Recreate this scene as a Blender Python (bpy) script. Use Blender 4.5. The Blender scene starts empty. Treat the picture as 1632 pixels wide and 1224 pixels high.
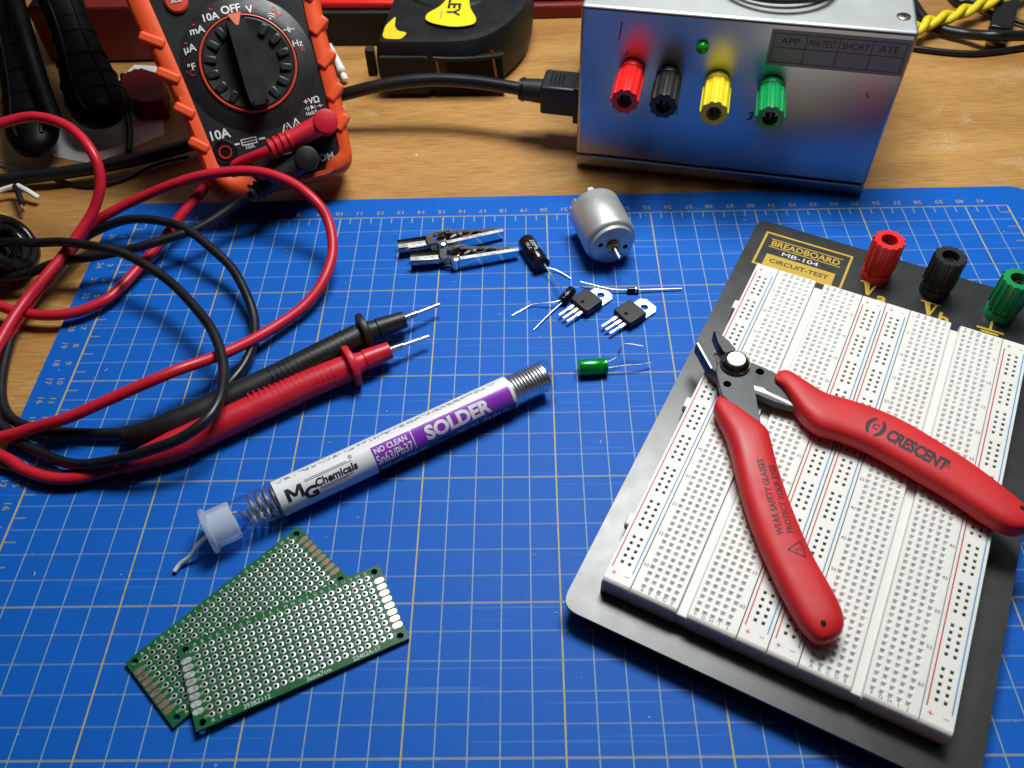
import bpy, bmesh, math, random
from mathutils import Vector, Matrix
from mathutils.bvhtree import BVHTree
random.seed(7)
S = 0.01                                   # everything below is written in centimetres
sc = bpy.context.scene
COL = sc.collection
PI = math.pi
sin, cos, rad = math.sin, math.cos, math.radians

# ------------------------------------------------------------------ camera (solved from the 1 cm grid of the mat)
FPX = 1368.84
CR = [[0.999641282567768, 0.001309609071035005, -0.02675053476753301],
      [-0.01583730738862213, -0.7765615605305218, -0.6298422996283112],
      [-0.02159828421301619, 0.6300400206578008, -0.7762622536801413]]
CAM = Vector((19.0969712, -32.53136705, 27.1283192))

def ray(px, py):
    d = ((px - 816) / FPX, (py - 612) / FPX, 1.0)
    return Vector([sum(CR[k][i] * d[k] for k in range(3)) for i in range(3)])

def P(px, py, z=0.0):
    """world point (cm) at height z seen at photo pixel (px, py)"""
    d = ray(px, py)
    return CAM + d * ((z - CAM.z) / d.z)

def onplane(px, py, o, n):
    d = ray(px, py)
    return CAM + d * ((Vector(o) - CAM).dot(n) / d.dot(n))

# ------------------------------------------------------------------ materials
MATS = {}
def nn(nt, t, **kw):
    n = nt.nodes.new(t)
    for k, v in kw.items():
        setattr(n, k, v)
    return n

def mat(name, col, rough=0.5, metal=0.0, var=0.08, vscale=90.0, rvar=0.08, bump=0.0, bscale=900.0, coat=0.0,
        sss=0.0, trans=0.0, ior=1.45, stretch=(1, 1, 1), spec=0.5, alpha=1.0):
    m = bpy.data.materials.new(name)
    m.use_nodes = True
    nt = m.node_tree
    b = nt.nodes['Principled BSDF']
    b.inputs['Metallic'].default_value = metal
    b.inputs['IOR'].default_value = ior
    b.inputs['Specular IOR Level'].default_value = spec
    b.inputs['Coat Weight'].default_value = coat
    b.inputs['Coat Roughness'].default_value = 0.12
    b.inputs['Transmission Weight'].default_value = trans
    b.inputs['Alpha'].default_value = alpha
    if sss:
        b.inputs['Subsurface Weight'].default_value = sss
        b.inputs['Subsurface Radius'].default_value = (0.004, 0.0034, 0.0026)
        b.inputs['Subsurface Scale'].default_value = 0.5
    tc = nn(nt, 'ShaderNodeTexCoord')
    mp = nn(nt, 'ShaderNodeMapping')
    mp.inputs['Scale'].default_value = stretch
    nt.links.new(tc.outputs['Object'], mp.inputs['Vector'])
    n1 = nn(nt, 'ShaderNodeTexNoise')
    n1.inputs['Scale'].default_value = vscale
    n1.inputs['Detail'].default_value = 6
    nt.links.new(mp.outputs['Vector'], n1.inputs['Vector'])
    mr = nn(nt, 'ShaderNodeMapRange')
    mr.inputs[1].default_value = 0.25; mr.inputs[2].default_value = 0.75
    mr.inputs[3].default_value = 1 - var; mr.inputs[4].default_value = 1 + var
    nt.links.new(n1.outputs['Fac'], mr.inputs[0])
    mx = nn(nt, 'ShaderNodeVectorMath', operation='SCALE')
    mx.inputs[0].default_value = col[:3]
    nt.links.new(mr.outputs[0], mx.inputs['Scale'])
    nt.links.new(mx.outputs[0], b.inputs['Base Color'])
    rr = nn(nt, 'ShaderNodeMapRange')
    rr.inputs[1].default_value = 0.25; rr.inputs[2].default_value = 0.75
    rr.inputs[3].default_value = max(0.01, rough - rvar); rr.inputs[4].default_value = min(1, rough + rvar)
    nt.links.new(n1.outputs['Fac'], rr.inputs[0])
    nt.links.new(rr.outputs[0], b.inputs['Roughness'])
    if bump:
        n2 = nn(nt, 'ShaderNodeTexNoise')
        n2.inputs['Scale'].default_value = bscale
        n2.inputs['Detail'].default_value = 3
        nt.links.new(mp.outputs['Vector'], n2.inputs['Vector'])
        bp = nn(nt, 'ShaderNodeBump')
        bp.inputs['Strength'].default_value = bump
        bp.inputs['Distance'].default_value = 0.0005
        nt.links.new(n2.outputs['Fac'], bp.inputs['Height'])
        nt.links.new(bp.outputs['Normal'], b.inputs['Normal'])
    MATS[name] = m
    return m

def specks(m, scale, thr, col, soft=0.015):
    """tiny bits of lint and dust lying on a surface: mixed into the base colour by a thresholded voronoi"""
    nt = m.node_tree
    b = nt.nodes['Principled BSDF']
    src = b.inputs['Base Color'].links[0].from_socket
    tc = nn(nt, 'ShaderNodeTexCoord')
    vo = nn(nt, 'ShaderNodeTexVoronoi'); vo.inputs['Scale'].default_value = scale
    nt.links.new(tc.outputs['Object'], vo.inputs['Vector'])
    lt = nn(nt, 'ShaderNodeMapRange'); lt.inputs[1].default_value = 0.0; lt.inputs[2].default_value = 0.09
    lt.inputs[3].default_value = 1.0; lt.inputs[4].default_value = 0.0
    nt.links.new(vo.outputs['Distance'], lt.inputs[0])
    sp = nn(nt, 'ShaderNodeSeparateColor'); nt.links.new(vo.outputs['Color'], sp.inputs[0])
    gt = nn(nt, 'ShaderNodeMath', operation='GREATER_THAN'); gt.inputs[1].default_value = thr
    nt.links.new(sp.outputs[0], gt.inputs[0])
    ml = nn(nt, 'ShaderNodeMath', operation='MULTIPLY')
    nt.links.new(lt.outputs[0], ml.inputs[0]); nt.links.new(gt.outputs[0], ml.inputs[1])
    mx = nn(nt, 'ShaderNodeMix', data_type='RGBA')
    mx.inputs[7].default_value = (*col, 1)
    nt.links.new(ml.outputs[0], mx.inputs[0]); nt.links.new(src, mx.inputs[6])
    nt.links.new(mx.outputs[2], b.inputs['Base Color'])

mat('mat_blue', (0.0003, 0.102, 0.49), 0.56, var=0.035, vscale=45, rvar=0.02, bump=0.10, bscale=2600, spec=0.24)
specks(MATS['mat_blue'], 130, 0.93, (0.22, 0.38, 0.68))
def scratches(m, col, amt):
    """old knife cuts and rubbed lines: two sets of thin stretched streaks, mixed into colour and roughness"""
    nt = m.node_tree; b = nt.nodes['Principled BSDF']
    src = b.inputs['Base Color'].links[0].from_socket
    tc = nn(nt, 'ShaderNodeTexCoord'); prev = None
    for ang, sx, sy, sc_ in ((0.5, 1.2, 60, 9), (-0.9, 1.0, 75, 8), (1.35, 1.6, 90, 7)):
        mp = nn(nt, 'ShaderNodeMapping'); mp.inputs['Rotation'].default_value = (0, 0, ang); mp.inputs['Scale'].default_value = (sx, sy, 1)
        nt.links.new(tc.outputs['Object'], mp.inputs['Vector'])
        n = nn(nt, 'ShaderNodeTexNoise'); n.inputs['Scale'].default_value = sc_; n.inputs['Detail'].default_value = 1.5
        nt.links.new(mp.outputs['Vector'], n.inputs['Vector'])
        r = nn(nt, 'ShaderNodeMapRange'); r.inputs[1].default_value = 0.69; r.inputs[2].default_value = 0.76; r.inputs[4].default_value = amt
        nt.links.new(n.outputs['Fac'], r.inputs[0])
        if prev is None: prev = r.outputs[0]
        else:
            mx = nn(nt, 'ShaderNodeMath', operation='MAXIMUM'); nt.links.new(prev, mx.inputs[0]); nt.links.new(r.outputs[0], mx.inputs[1]); prev = mx.outputs[0]
    mm = nn(nt, 'ShaderNodeMix', data_type='RGBA'); mm.inputs[7].default_value = (*col, 1)
    nt.links.new(prev, mm.inputs[0]); nt.links.new(src, mm.inputs[6]); nt.links.new(mm.outputs[2], b.inputs['Base Color'])
scratches(MATS['mat_blue'], (0.05, 0.20, 0.56), 0.7)
mat('line_yellow', (0.42, 0.36, 0.14), 0.6, var=0.22, vscale=700)
mat('line_pale', (0.22, 0.32, 0.42), 0.6, var=0.2, vscale=700)
mat('line_faint', (0.070, 0.175, 0.46), 0.6, var=0.2, vscale=700)
mat('line_dull', (0.20, 0.23, 0.29), 0.6, var=0.2, vscale=700)
mat('print_gold', (0.33, 0.29, 0.17), 0.6)
mat('black_plastic', (0.011, 0.011, 0.012), 0.42, var=0.2, bump=0.08, bscale=1500)
mat('black_rubber', (0.008, 0.008, 0.009), 0.5, var=0.25, bump=0.1, bscale=900, spec=0.4)
mat('clutter_black', (0.0025, 0.0025, 0.003), 0.4, var=0.3, bump=0.15, bscale=300, spec=0.15)
mat('black_gloss', (0.007, 0.007, 0.008), 0.2, var=0.2)
mat('black_cable', (0.009, 0.009, 0.011), 0.36, var=0.2, bump=0.05, bscale=700)
mat('black_matte', (0.014, 0.014, 0.014), 0.75, var=0.3, bump=0.25, bscale=700)
mat('black_ink', (0.02, 0.016, 0.02), 0.6, var=0.35, vscale=400)
mat('dark_hole', (0.004, 0.004, 0.004), 0.9)
mat('panel_black', (0.017, 0.018, 0.020), 0.4, var=0.12, bump=0.12, bscale=2200)
mat('orange_rubber', (0.78, 0.085, 0.018), 0.5, var=0.06, bump=0.1, bscale=900)
mat('orange_plastic', (0.62, 0.07, 0.03), 0.45)
mat('salmon_plastic', (0.85, 0.22, 0.12), 0.45)
mat('red_silicone', (0.56, 0.012, 0.032), 0.4, var=0.06, bump=0.05, bscale=700)
mat('red_grip', (0.58, 0.018, 0.024), 0.5, var=0.12, vscale=55, rvar=0.12, bump=0.09, bscale=1500, spec=0.4)
specks(MATS['red_grip'], 210, 0.95, (0.8, 0.5, 0.48))
mat('red_plastic', (0.75, 0.018, 0.018), 0.32, var=0.05)
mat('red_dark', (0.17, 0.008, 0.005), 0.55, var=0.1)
mat('yellow_plastic', (0.75, 0.58, 0.02), 0.38, var=0.06)
mat('yellow_label', (0.82, 0.66, 0.012), 0.45, var=0.03)
mat('yellow_rope', (0.8, 0.66, 0.02), 0.45, var=0.1, vscale=400, bump=0.3, bscale=1500)
mat('green_plastic', (0.005, 0.27, 0.075), 0.34, var=0.06)
mat('green_led', (0.01, 0.30, 0.02), 0.2, var=0.03)
mat('green_sleeve', (0.004, 0.36, 0.03), 0.25, 0.55, var=0.05, coat=0.6)
mat('pcb_green', (0.002, 0.095, 0.022), 0.36, var=0.12, vscale=250, coat=0.2)
mat('pcb_edge', (0.05, 0.17, 0.06), 0.7)
mat('pad_brown', (0.22, 0.16, 0.13), 0.5, 0.5, var=0.35, vscale=500)  # browner, less metallic tone for the end contacts of the lower perfboard
mat('pad_tin', (0.64, 0.645, 0.65), 0.36, 0.88, var=0.12, vscale=900, rvar=0.12)
mat('pad_bore', (0.10, 0.10, 0.10), 0.5, 0.6)
mat('silk_white', (0.5, 0.62, 0.52), 0.6, var=0.1)
mat('white_print', (0.72, 0.73, 0.74), 0.6, var=0.05)
mat('red_print', (0.55, 0.03, 0.03), 0.6)
mat('tin_lead', (0.78, 0.78, 0.78), 0.38, 1.0, var=0.08, vscale=600, rvar=0.1)
mat('chrome', (0.80, 0.78, 0.76), 0.2, 1.0, var=0.05, rvar=0.06, vscale=300)
mat('nickel_dark', (0.40, 0.36, 0.33), 0.24, 1.0, var=0.1, rvar=0.06, vscale=300)
mat('motor_steel', (0.60, 0.62, 0.615), 0.44, 0.7, var=0.05, bump=0.05, bscale=2500)
mat('brass', (0.6, 0.42, 0.16), 0.35, 1.0)
mat('copper', (0.32, 0.15, 0.07), 0.45, 0.5)
mat('solder_wire', (0.80, 0.79, 0.78), 0.33, 1.0, var=0.05)
mat('solder_dull', (0.78, 0.78, 0.78), 0.5, 0.45, var=0.05)
mat('blade_steel', (0.055, 0.056, 0.057), 0.45, 0.7, var=0.35, vscale=160, rvar=0.14, bump=0.12, bscale=1200)
mat('edge_steel', (0.30, 0.30, 0.30), 0.42, 1.0, var=0.2, vscale=400)
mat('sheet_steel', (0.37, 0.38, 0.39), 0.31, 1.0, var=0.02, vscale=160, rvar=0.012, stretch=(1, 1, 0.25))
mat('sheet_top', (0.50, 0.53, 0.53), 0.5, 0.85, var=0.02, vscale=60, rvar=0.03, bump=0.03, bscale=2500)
mat('sticker_grey', (0.27, 0.24, 0.24), 0.42, var=0.04, spec=0.6)
mat('sticker_ink', (0.03, 0.028, 0.03), 0.6)
mat('pen_ink', (0.008, 0.012, 0.05), 0.5)
mat('plate_black', (0.009, 0.0095, 0.010), 0.36, var=0.1, vscale=120, rvar=0.03, spec=1.0)
specks(MATS['plate_black'], 160, 0.95, (0.25, 0.25, 0.25))
mat('gold_print', (0.52, 0.34, 0.03), 0.55, var=0.06)
mat('breadboard_white', (0.77, 0.757, 0.705), 0.42, var=0.02, sss=0.4, bump=0.03, bscale=900)
mat('pit_white', (0.78, 0.775, 0.74), 0.5, var=0.02)
mat('contact_metal', (0.74, 0.73, 0.70), 0.32, 0.45, var=0.3, vscale=900, rvar=0.15)
mat('contact_dark', (0.10, 0.096, 0.09), 0.4, 0.4, var=0.3, vscale=900)
mat('rail_red', (0.55, 0.03, 0.04), 0.55, var=0.1)
mat('rail_blue', (0.06, 0.27, 0.55), 0.55, var=0.1)
mat('ink_soft', (0.09, 0.09, 0.11), 0.6, var=0.3, vscale=500)
mat('label_white', (0.78, 0.78, 0.80), 0.3, var=0.03, coat=0.3)
mat('label_purple', (0.27, 0.04, 0.48), 0.3, var=0.04, coat=0.3)
mat('label_navy', (0.012, 0.012, 0.05), 0.3, var=0.1, coat=0.3)
mat('navy_ink', (0.012, 0.014, 0.035), 0.5)
mat('white_plastic', (0.8, 0.8, 0.8), 0.4)
mat('paper', (0.75, 0.74, 0.72), 0.7)
mat('lint_white', (0.45, 0.52, 0.6), 0.8)
mat('grey_plastic', (0.25, 0.26, 0.27), 0.5)
mat('grey_hose', (0.35, 0.35, 0.34), 0.5, bump=0.3, bscale=1500)
mat('lcd_grey', (0.32, 0.36, 0.30), 0.25)

def film(name, tint, ior, rough, body=None, opac=0.0):
    """thin clear plastic wall: light passes straight, the surface mirrors by fresnel, optionally a milky body"""
    m = bpy.data.materials.new(name); m.use_nodes = True
    nt = m.node_tree; nt.nodes.remove(nt.nodes['Principled BSDF'])
    out = nt.nodes['Material Output']
    tr = nn(nt, 'ShaderNodeBsdfTransparent'); tr.inputs[0].default_value = (*tint, 1)
    base = tr.outputs[0]
    if body:
        df = nn(nt, 'ShaderNodeBsdfDiffuse'); df.inputs[0].default_value = (*body, 1)
        tl = nn(nt, 'ShaderNodeBsdfTranslucent'); tl.inputs[0].default_value = (*body, 1)
        m0 = nn(nt, 'ShaderNodeMixShader'); m0.inputs[0].default_value = 0.5
        nt.links.new(df.outputs[0], m0.inputs[1]); nt.links.new(tl.outputs[0], m0.inputs[2])
        m1 = nn(nt, 'ShaderNodeMixShader'); m1.inputs[0].default_value = opac
        nt.links.new(base, m1.inputs[1]); nt.links.new(m0.outputs[0], m1.inputs[2]); base = m1.outputs[0]
    gl = nn(nt, 'ShaderNodeBsdfGlossy'); gl.inputs['Roughness'].default_value = rough
    fr = nn(nt, 'ShaderNodeFresnel'); fr.inputs[0].default_value = ior
    mx = nn(nt, 'ShaderNodeMixShader')
    fm = nn(nt, 'ShaderNodeMath', operation='MINIMUM'); fm.inputs[1].default_value = 0.32
    nt.links.new(fr.outputs[0], fm.inputs[0])
    nt.links.new(fm.outputs[0], mx.inputs[0]); nt.links.new(base, mx.inputs[1]); nt.links.new(gl.outputs[0], mx.inputs[2])
    nt.links.new(mx.outputs[0], out.inputs[0])
    MATS[name] = m
film('clear_plastic', (0.955, 0.97, 0.99), 1.25, 0.1)
film('milky_plastic', (0.88, 0.93, 1.0), 1.2, 0.3, (0.84, 0.90, 0.98), 0.62)
def wood():
    m = bpy.data.materials.new('desk_wood'); m.use_nodes = True
    nt = m.node_tree; b = nt.nodes['Principled BSDF']
    tc = nn(nt, 'ShaderNodeTexCoord')
    def noise(scale, st, det=6, dist=0.0):
        mp = nn(nt, 'ShaderNodeMapping'); mp.inputs['Scale'].default_value = st
        nt.links.new(tc.outputs['Object'], mp.inputs['Vector'])
        n = nn(nt, 'ShaderNodeTexNoise'); n.inputs['Scale'].default_value = scale; n.inputs['Detail'].default_value = det
        n.inputs['Distortion'].default_value = dist
        nt.links.new(mp.outputs['Vector'], n.inputs['Vector']); return n.outputs['Fac']
    big = noise(9, (0.8, 5.0, 1), 5, 0.6)
    fine = noise(75, (1.0, 12.0, 1), 6)
    pore = noise(150, (0.5, 10.0, 1), 3)
    cr = nn(nt, 'ShaderNodeValToRGB')
    e = cr.color_ramp.elements
    e[0].position = 0.34; e[0].color = (0.31, 0.138, 0.032, 1)
    e[1].position = 0.66; e[1].color = (0.54, 0.295, 0.088, 1)
    a = nn(nt, 'ShaderNodeMath', operation='MULTIPLY_ADD'); a.inputs[1].default_value = 0.45
    nt.links.new(fine, a.inputs[0])
    a2 = nn(nt, 'ShaderNodeMath', operation='MULTIPLY'); a2.inputs[1].default_value = 0.55
    nt.links.new(big, a2.inputs[0]); nt.links.new(a2.outputs[0], a.inputs[2])
    nt.links.new(a.outputs[0], cr.inputs[0])
    pr = nn(nt, 'ShaderNodeMapRange'); pr.inputs[1].default_value = 0.60; pr.inputs[2].default_value = 0.72
    pr.inputs[3].default_value = 1.0; pr.inputs[4].default_value = 0.5
    nt.links.new(pore, pr.inputs[0])
    mx = nn(nt, 'ShaderNodeVectorMath', operation='SCALE')
    nt.links.new(cr.outputs[0], mx.inputs[0]); nt.links.new(pr.outputs[0], mx.inputs['Scale'])
    nt.links.new(mx.outputs[0], b.inputs['Base Color'])
    rr = nn(nt, 'ShaderNodeMapRange'); rr.inputs[3].default_value = 0.38; rr.inputs[4].default_value = 0.62
    nt.links.new(fine, rr.inputs[0]); nt.links.new(rr.outputs[0], b.inputs['Roughness'])
    bp = nn(nt, 'ShaderNodeBump'); bp.inputs['Strength'].default_value = 0.25; bp.inputs['Distance'].default_value = 0.0004
    nt.links.new(fine, bp.inputs['Height']); nt.links.new(bp.outputs['Normal'], b.inputs['Normal'])
    MATS['desk_wood'] = m
    # pale worn and dusty patches
    src = b.inputs['Base Color'].links[0].from_socket
    d = noise(26, (1, 1.6, 1), 8, 1.0)
    d2 = noise(900, (1, 1, 1), 2)
    r1 = nn(nt, 'ShaderNodeMapRange'); r1.inputs[1].default_value = 0.60; r1.inputs[2].default_value = 0.72
    nt.links.new(d, r1.inputs[0])
    r2 = nn(nt, 'ShaderNodeMapRange'); r2.inputs[1].default_value = 0.45; r2.inputs[2].default_value = 0.7
    nt.links.new(d2, r2.inputs[0])
    ml = nn(nt, 'ShaderNodeMath', operation='MULTIPLY'); nt.links.new(r1.outputs[0], ml.inputs[0]); nt.links.new(r2.outputs[0], ml.inputs[1])
    mm = nn(nt, 'ShaderNodeMix', data_type='RGBA'); mm.inputs[7].default_value = (0.60, 0.46, 0.30, 1)
    nt.links.new(ml.outputs[0], mm.inputs[0]); nt.links.new(src, mm.inputs[6])
    nt.links.new(mm.outputs[2], b.inputs['Base Color'])
wood()
specks(MATS['desk_wood'], 90, 0.94, (0.8, 0.75, 0.68))

# ------------------------------------------------------------------ mesh builder
def crom(pts, k=6):
    """Catmull-Rom through tuples of any length"""
    out = []
    n = len(pts)
    if n < 3:
        return [tuple(p) for p in pts]
    for i in range(n - 1):
        p0 = pts[max(i - 1, 0)]; p1 = pts[i]; p2 = pts[i + 1]; p3 = pts[min(i + 2, n - 1)]
        for j in range(k):
            t = j / k
            out.append(tuple(0.5 * ((2 * b) + (c - a) * t + (2 * a - 5 * b + 4 * c - d) * t * t + (3 * b - a - 3 * c + d) * t ** 3)
                             for a, b, c, d in zip(p0, p1, p2, p3)))
    out.append(tuple(pts[-1]))
    return out

TEXT = {}
def text_mesh(s, bold=0.0, res=3):
    key = (s, bold, res)
    if key in TEXT:
        return TEXT[key]
    cu = bpy.data.curves.new('lettering', 'FONT')
    cu.body = s; cu.size = 1.0; cu.align_x = 'CENTER'; cu.align_y = 'CENTER'
    cu.resolution_u = res; cu.offset = bold
    ob = bpy.data.objects.new('lettering', cu); COL.objects.link(ob)
    dg = bpy.context.evaluated_depsgraph_get()
    me = bpy.data.meshes.new_from_object(ob.evaluated_get(dg))
    v = [(q.co.x, q.co.y) for q in me.vertices]; fs = [tuple(p.vertices) for p in me.polygons]
    bpy.data.objects.remove(ob); bpy.data.curves.remove(cu); bpy.data.meshes.remove(me)
    if v:   # normalise: unit height of a capital is about 0.72; centre on the bounding box
        x0 = min(a for a, b in v); x1 = max(a for a, b in v)
        y0 = min(b for a, b in v); y1 = max(b for a, b in v)
        v = [(a - (x0 + x1) / 2, b - (y0 + y1) / 2) for a, b in v]
        w, h = x1 - x0, y1 - y0
    else:
        w = h = 1
    TEXT[key] = (v, fs, w, h)
    return TEXT[key]

class MB:
    def __init__(self):
        self.v = []; self.f = []; self.m = []; self.names = []; self.flat = set()
    def mi(self, name):
        if name not in self.names:
            self.names.append(name)
        return self.names.index(name)
    def add(self, vs, fs, mname, T=None):
        o = len(self.v)
        for p in vs:
            p = Vector(p)
            self.v.append(T @ p if T else p)
        k = self.mi(mname)
        for f in fs:
            self.f.append([o + i for i in f]); self.m.append(k)
        return self
    def addbm(self, bm, mname, T=None):
        bm.verts.index_update(); bm.normal_update()
        o = len(self.f)
        for i, f in enumerate(bm.faces):           # broad faces stay flat so that their bevels do not bend the shading
            if max(abs(c) for c in f.normal) > 0.9995: self.flat.add(o + i)
        self.add([q.co.copy() for q in bm.verts], [[q.index for q in f.verts] for f in bm.faces], mname, T)
        bm.free()
        return self
    def box(self, c, s, mname, bev=0.0, T=None, seg=2):
        bm = bmesh.new()
        bmesh.ops.create_cube(bm, size=1)
        for q in bm.verts:
            q.co = Vector((c[0] + q.co.x * s[0], c[1] + q.co.y * s[1], c[2] + q.co.z * s[2]))
        if bev:
            bmesh.ops.bevel(bm, geom=bm.edges[:], offset=bev, segments=seg, profile=0.5, affect='EDGES')
        return self.addbm(bm, mname, T)
    def prism(self, poly, z0, z1, mname, bev=0.0, T=None, seg=2, bot=True):
        bm = bmesh.new()
        lo = [bm.verts.new((x, y, z0)) for x, y in poly]
        hi = [bm.verts.new((x, y, z1)) for x, y in poly]
        n = len(poly)
        a = sum(poly[i][0] * poly[(i + 1) % n][1] - poly[(i + 1) % n][0] * poly[i][1] for i in range(n))
        if a < 0:
            lo.reverse(); hi.reverse()
        top = bm.faces.new(hi); b = bm.faces.new(lo[::-1])
        for i in range(n):
            bm.faces.new((lo[i], lo[(i + 1) % n], hi[(i + 1) % n], hi[i]))
        if bev:
            es = list(top.edges) + (list(b.edges) if bot else [])
            bmesh.ops.bevel(bm, geom=es, offset=bev, segments=seg, profile=0.5, affect='EDGES')
        return self.addbm(bm, mname, T)
    def lathe(self, prof, mname, T=None, n=32, flute=None, a0=0.0, a1=2 * PI, caps=True):
        """prof: (r, z) list round local z. flute(angle)->radius factor"""
        full = abs(a1 - a0 - 2 * PI) < 1e-6
        k = n if full else n + 1
        vs = []; fs = []
        for r, z in prof:
            for j in range(k):
                a = a0 + (a1 - a0) * j / n
                q = r * (flute(a, r, z) if flute else 1)
                vs.append((q * cos(a), q * sin(a), z))
        for i in range(len(prof) - 1):
            for j in range(n):
                jn = (j + 1) % k
                fs.append((i * k + j, i * k + jn, (i + 1) * k + jn, (i + 1) * k + j))
        if full and caps:
            if prof[0][0] > 1e-6: fs.append(tuple(range(k))[::-1])
            if prof[-1][0] > 1e-6: fs.append(tuple((len(prof) - 1) * k + j for j in range(k)))
        return self.add(vs, fs, mname, T)
    def tube(self, path, r, mname, n=10, caps=True, T=None, squash=1.0):
        pts = [Vector(p[:3]) for p in path]
        rs = [r(i / max(1, len(pts) - 1)) if callable(r) else r for i in range(len(pts))]
        vs = []; fs = []
        up = Vector((0.0, 0.0, 1.0)); t0 = (pts[1] - pts[0]).normalized()
        if abs(t0.dot(up)) > 0.95: up = Vector((1.0, 0.0, 0.0))
        nrm = (up - t0 * up.dot(t0)).normalized()
        for i, p in enumerate(pts):
            t = (pts[min(i + 1, len(pts) - 1)] - pts[max(i - 1, 0)]).normalized()
            nrm = (nrm - t * nrm.dot(t)).normalized()
            bn = t.cross(nrm)
            for j in range(n):
                a = 2 * PI * j / n
                vs.append(p + nrm * (rs[i] * squash * cos(a)) + bn * (rs[i] * sin(a)))
        for i in range(len(pts) - 1):
            for j in range(n):
                fs.append((i * n + j, i * n + (j + 1) % n, (i + 1) * n + (j + 1) % n, (i + 1) * n + j))
        if caps:
            fs.append(tuple(range(n))[::-1]); fs.append(tuple((len(pts) - 1) * n + j for j in range(n)))
        return self.add(vs, fs, mname, T)
    def quad(self, pts, mname, T=None):
        return self.add(pts, [tuple(range(len(pts)))], mname, T)
    def rect(self, x0, y0, x1, y1, z, mname, T=None):
        return self.add([(x0, y0, z), (x1, y0, z), (x1, y1, z), (x0, y1, z)], [(0, 1, 2, 3)], mname, T)
    def stroke(self, pts, w, z, mname, closed=False, T=None):
        """flat painted line along 2-D points"""
        n = len(pts)
        for i in range(n if closed else n - 1):
            a = Vector(pts[i]); b = Vector(pts[(i + 1) % n]); d = (b - a).normalized(); q = Vector((-d.y, d.x)) * w / 2
            e = d * w / 2 * 0.98
            c = [a - e - q, b + e - q, b + e + q, a - e + q]
            self.add([(p.x, p.y, z + 0.0004 * (i % 2)) for p in c], [(0, 1, 2, 3)], mname, T)
        return self
    def text(self, s, x, y, z, h, mname, rot=0.0, sx=1.0, bold=0.0, T=None, width=None, cap=0.72, res=3, cut=0.0, fn=None, align='C', skew=0.0):
        v, fs, w, hh = text_mesh(s, bold, res)
        k = h / cap
        kx = (width / w) if width else k * sx
        ca, sa = cos(rot), sin(rot)
        off = {'C': 0, 'L': w * kx / 2, 'R': -w * kx / 2}[align]
        pts = [(a * kx + off + skew * b * k, b * k) for a, b in v]
        if cut:
            bm = bmesh.new()
            bv = [bm.verts.new((a, b, 0)) for a, b in pts]
            for f in fs:
                try: bm.faces.new([bv[i] for i in f])
                except ValueError: pass
            lo = min(b for a, b in pts); hi = max(b for a, b in pts)
            q = lo + cut
            while q < hi:
                bmesh.ops.bisect_plane(bm, geom=bm.verts[:] + bm.edges[:] + bm.faces[:], plane_co=(0, q, 0), plane_no=(0, 1, 0)); q += cut
            bm.verts.index_update()
            pts = [(q.co.x, q.co.y) for q in bm.verts]; fs = [tuple(q.index for q in f.verts) for f in bm.faces]
            bm.free()
        out = [(x + a * ca - b * sa, y + a * sa + b * ca, z) for a, b in pts]
        if fn: out = [fn(*p) for p in out]
        return self.add(out, fs, mname, T)
    def build(self, name, parent=None, org=None, sharp=38):
        o = Vector(org) if org is not None else Vector((0, 0, 0))
        me = bpy.data.meshes.new(name)
        me.from_pydata([(q - o) * S for q in self.v], [], self.f)
        for nme in self.names: me.materials.append(MATS[nme])
        me.polygons.foreach_set('material_index', self.m)
        me.polygons.foreach_set('use_smooth', [True] * len(self.f))
        me.update()
        me.set_sharp_from_angle(angle=rad(sharp))
        me.polygons.foreach_set('use_smooth', [(len(f) <= 4 and i not in self.flat) for i, f in enumerate(self.f)])
        me.update()
        ob = bpy.data.objects.new(name, me); COL.objects.link(ob)
        if parent: ob.parent = parent
        elif org is not None: ob.location = o * S
        return ob

def tag(o, label=None, cat=None, group=None, kind=None):
    if label: o['label'] = label
    if cat: o['category'] = cat
    if group: o['group'] = group
    if kind: o['kind'] = kind
    return o

def thing(name, label, cat, loc=(0, 0, 0), M=None, group=None):
    o = bpy.data.objects.new(name, None); COL.objects.link(o)
    o.empty_display_size = 0.01
    if M is not None:
        M = M.copy(); M.translation = M.translation * S; o.matrix_basis = M
    else:
        o.location = Vector(loc) * S
    return tag(o, label, cat, group)

def frame(o, x, y, z):
    """4x4 from origin and three axes"""
    M = Matrix.Identity(4)
    for i, a in enumerate((x, y, z)):
        for k in range(3): M[k][i] = a[k]
    for k in range(3): M[k][3] = o[k]
    return M

def axisframe(o, d, up=(0, 0, 1)):
    """frame whose z points along d"""
    z = Vector(d).normalized(); u = Vector(up)
    if abs(z.dot(u)) > 0.98: u = Vector((1, 0, 0))
    x = u.cross(z).normalized(); y = z.cross(x)
    return frame(o, x, y, z)

def rounded(poly, r, k=5):
    out = []
    n = len(poly)
    for i in range(n):
        p = Vector(poly[i][:2]); a = Vector(poly[i - 1][:2]); b = Vector(poly[(i + 1) % n][:2])
        ri = poly[i][2] if len(poly[i]) > 2 else r
        u = (a - p); w = (b - p)
        ri = min(ri, u.length * 0.49, w.length * 0.49)
        s = p + u.normalized() * ri; e = p + w.normalized() * ri
        for j in range(k + 1):
            t = j / k
            q = s * (1 - t) ** 2 + p * 2 * t * (1 - t) + e * t * t
            out.append((q.x, q.y))
    return out

# ------------------------------------------------------------------ the setting: the desk
DZ = -0.2
b = MB()
b.box((20, 5, DZ - 1.5), (170, 100, 3.0), 'desk_wood', 0.15)
tag(b.build('desk', org=(20, 5, DZ)), kind='structure')

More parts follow.
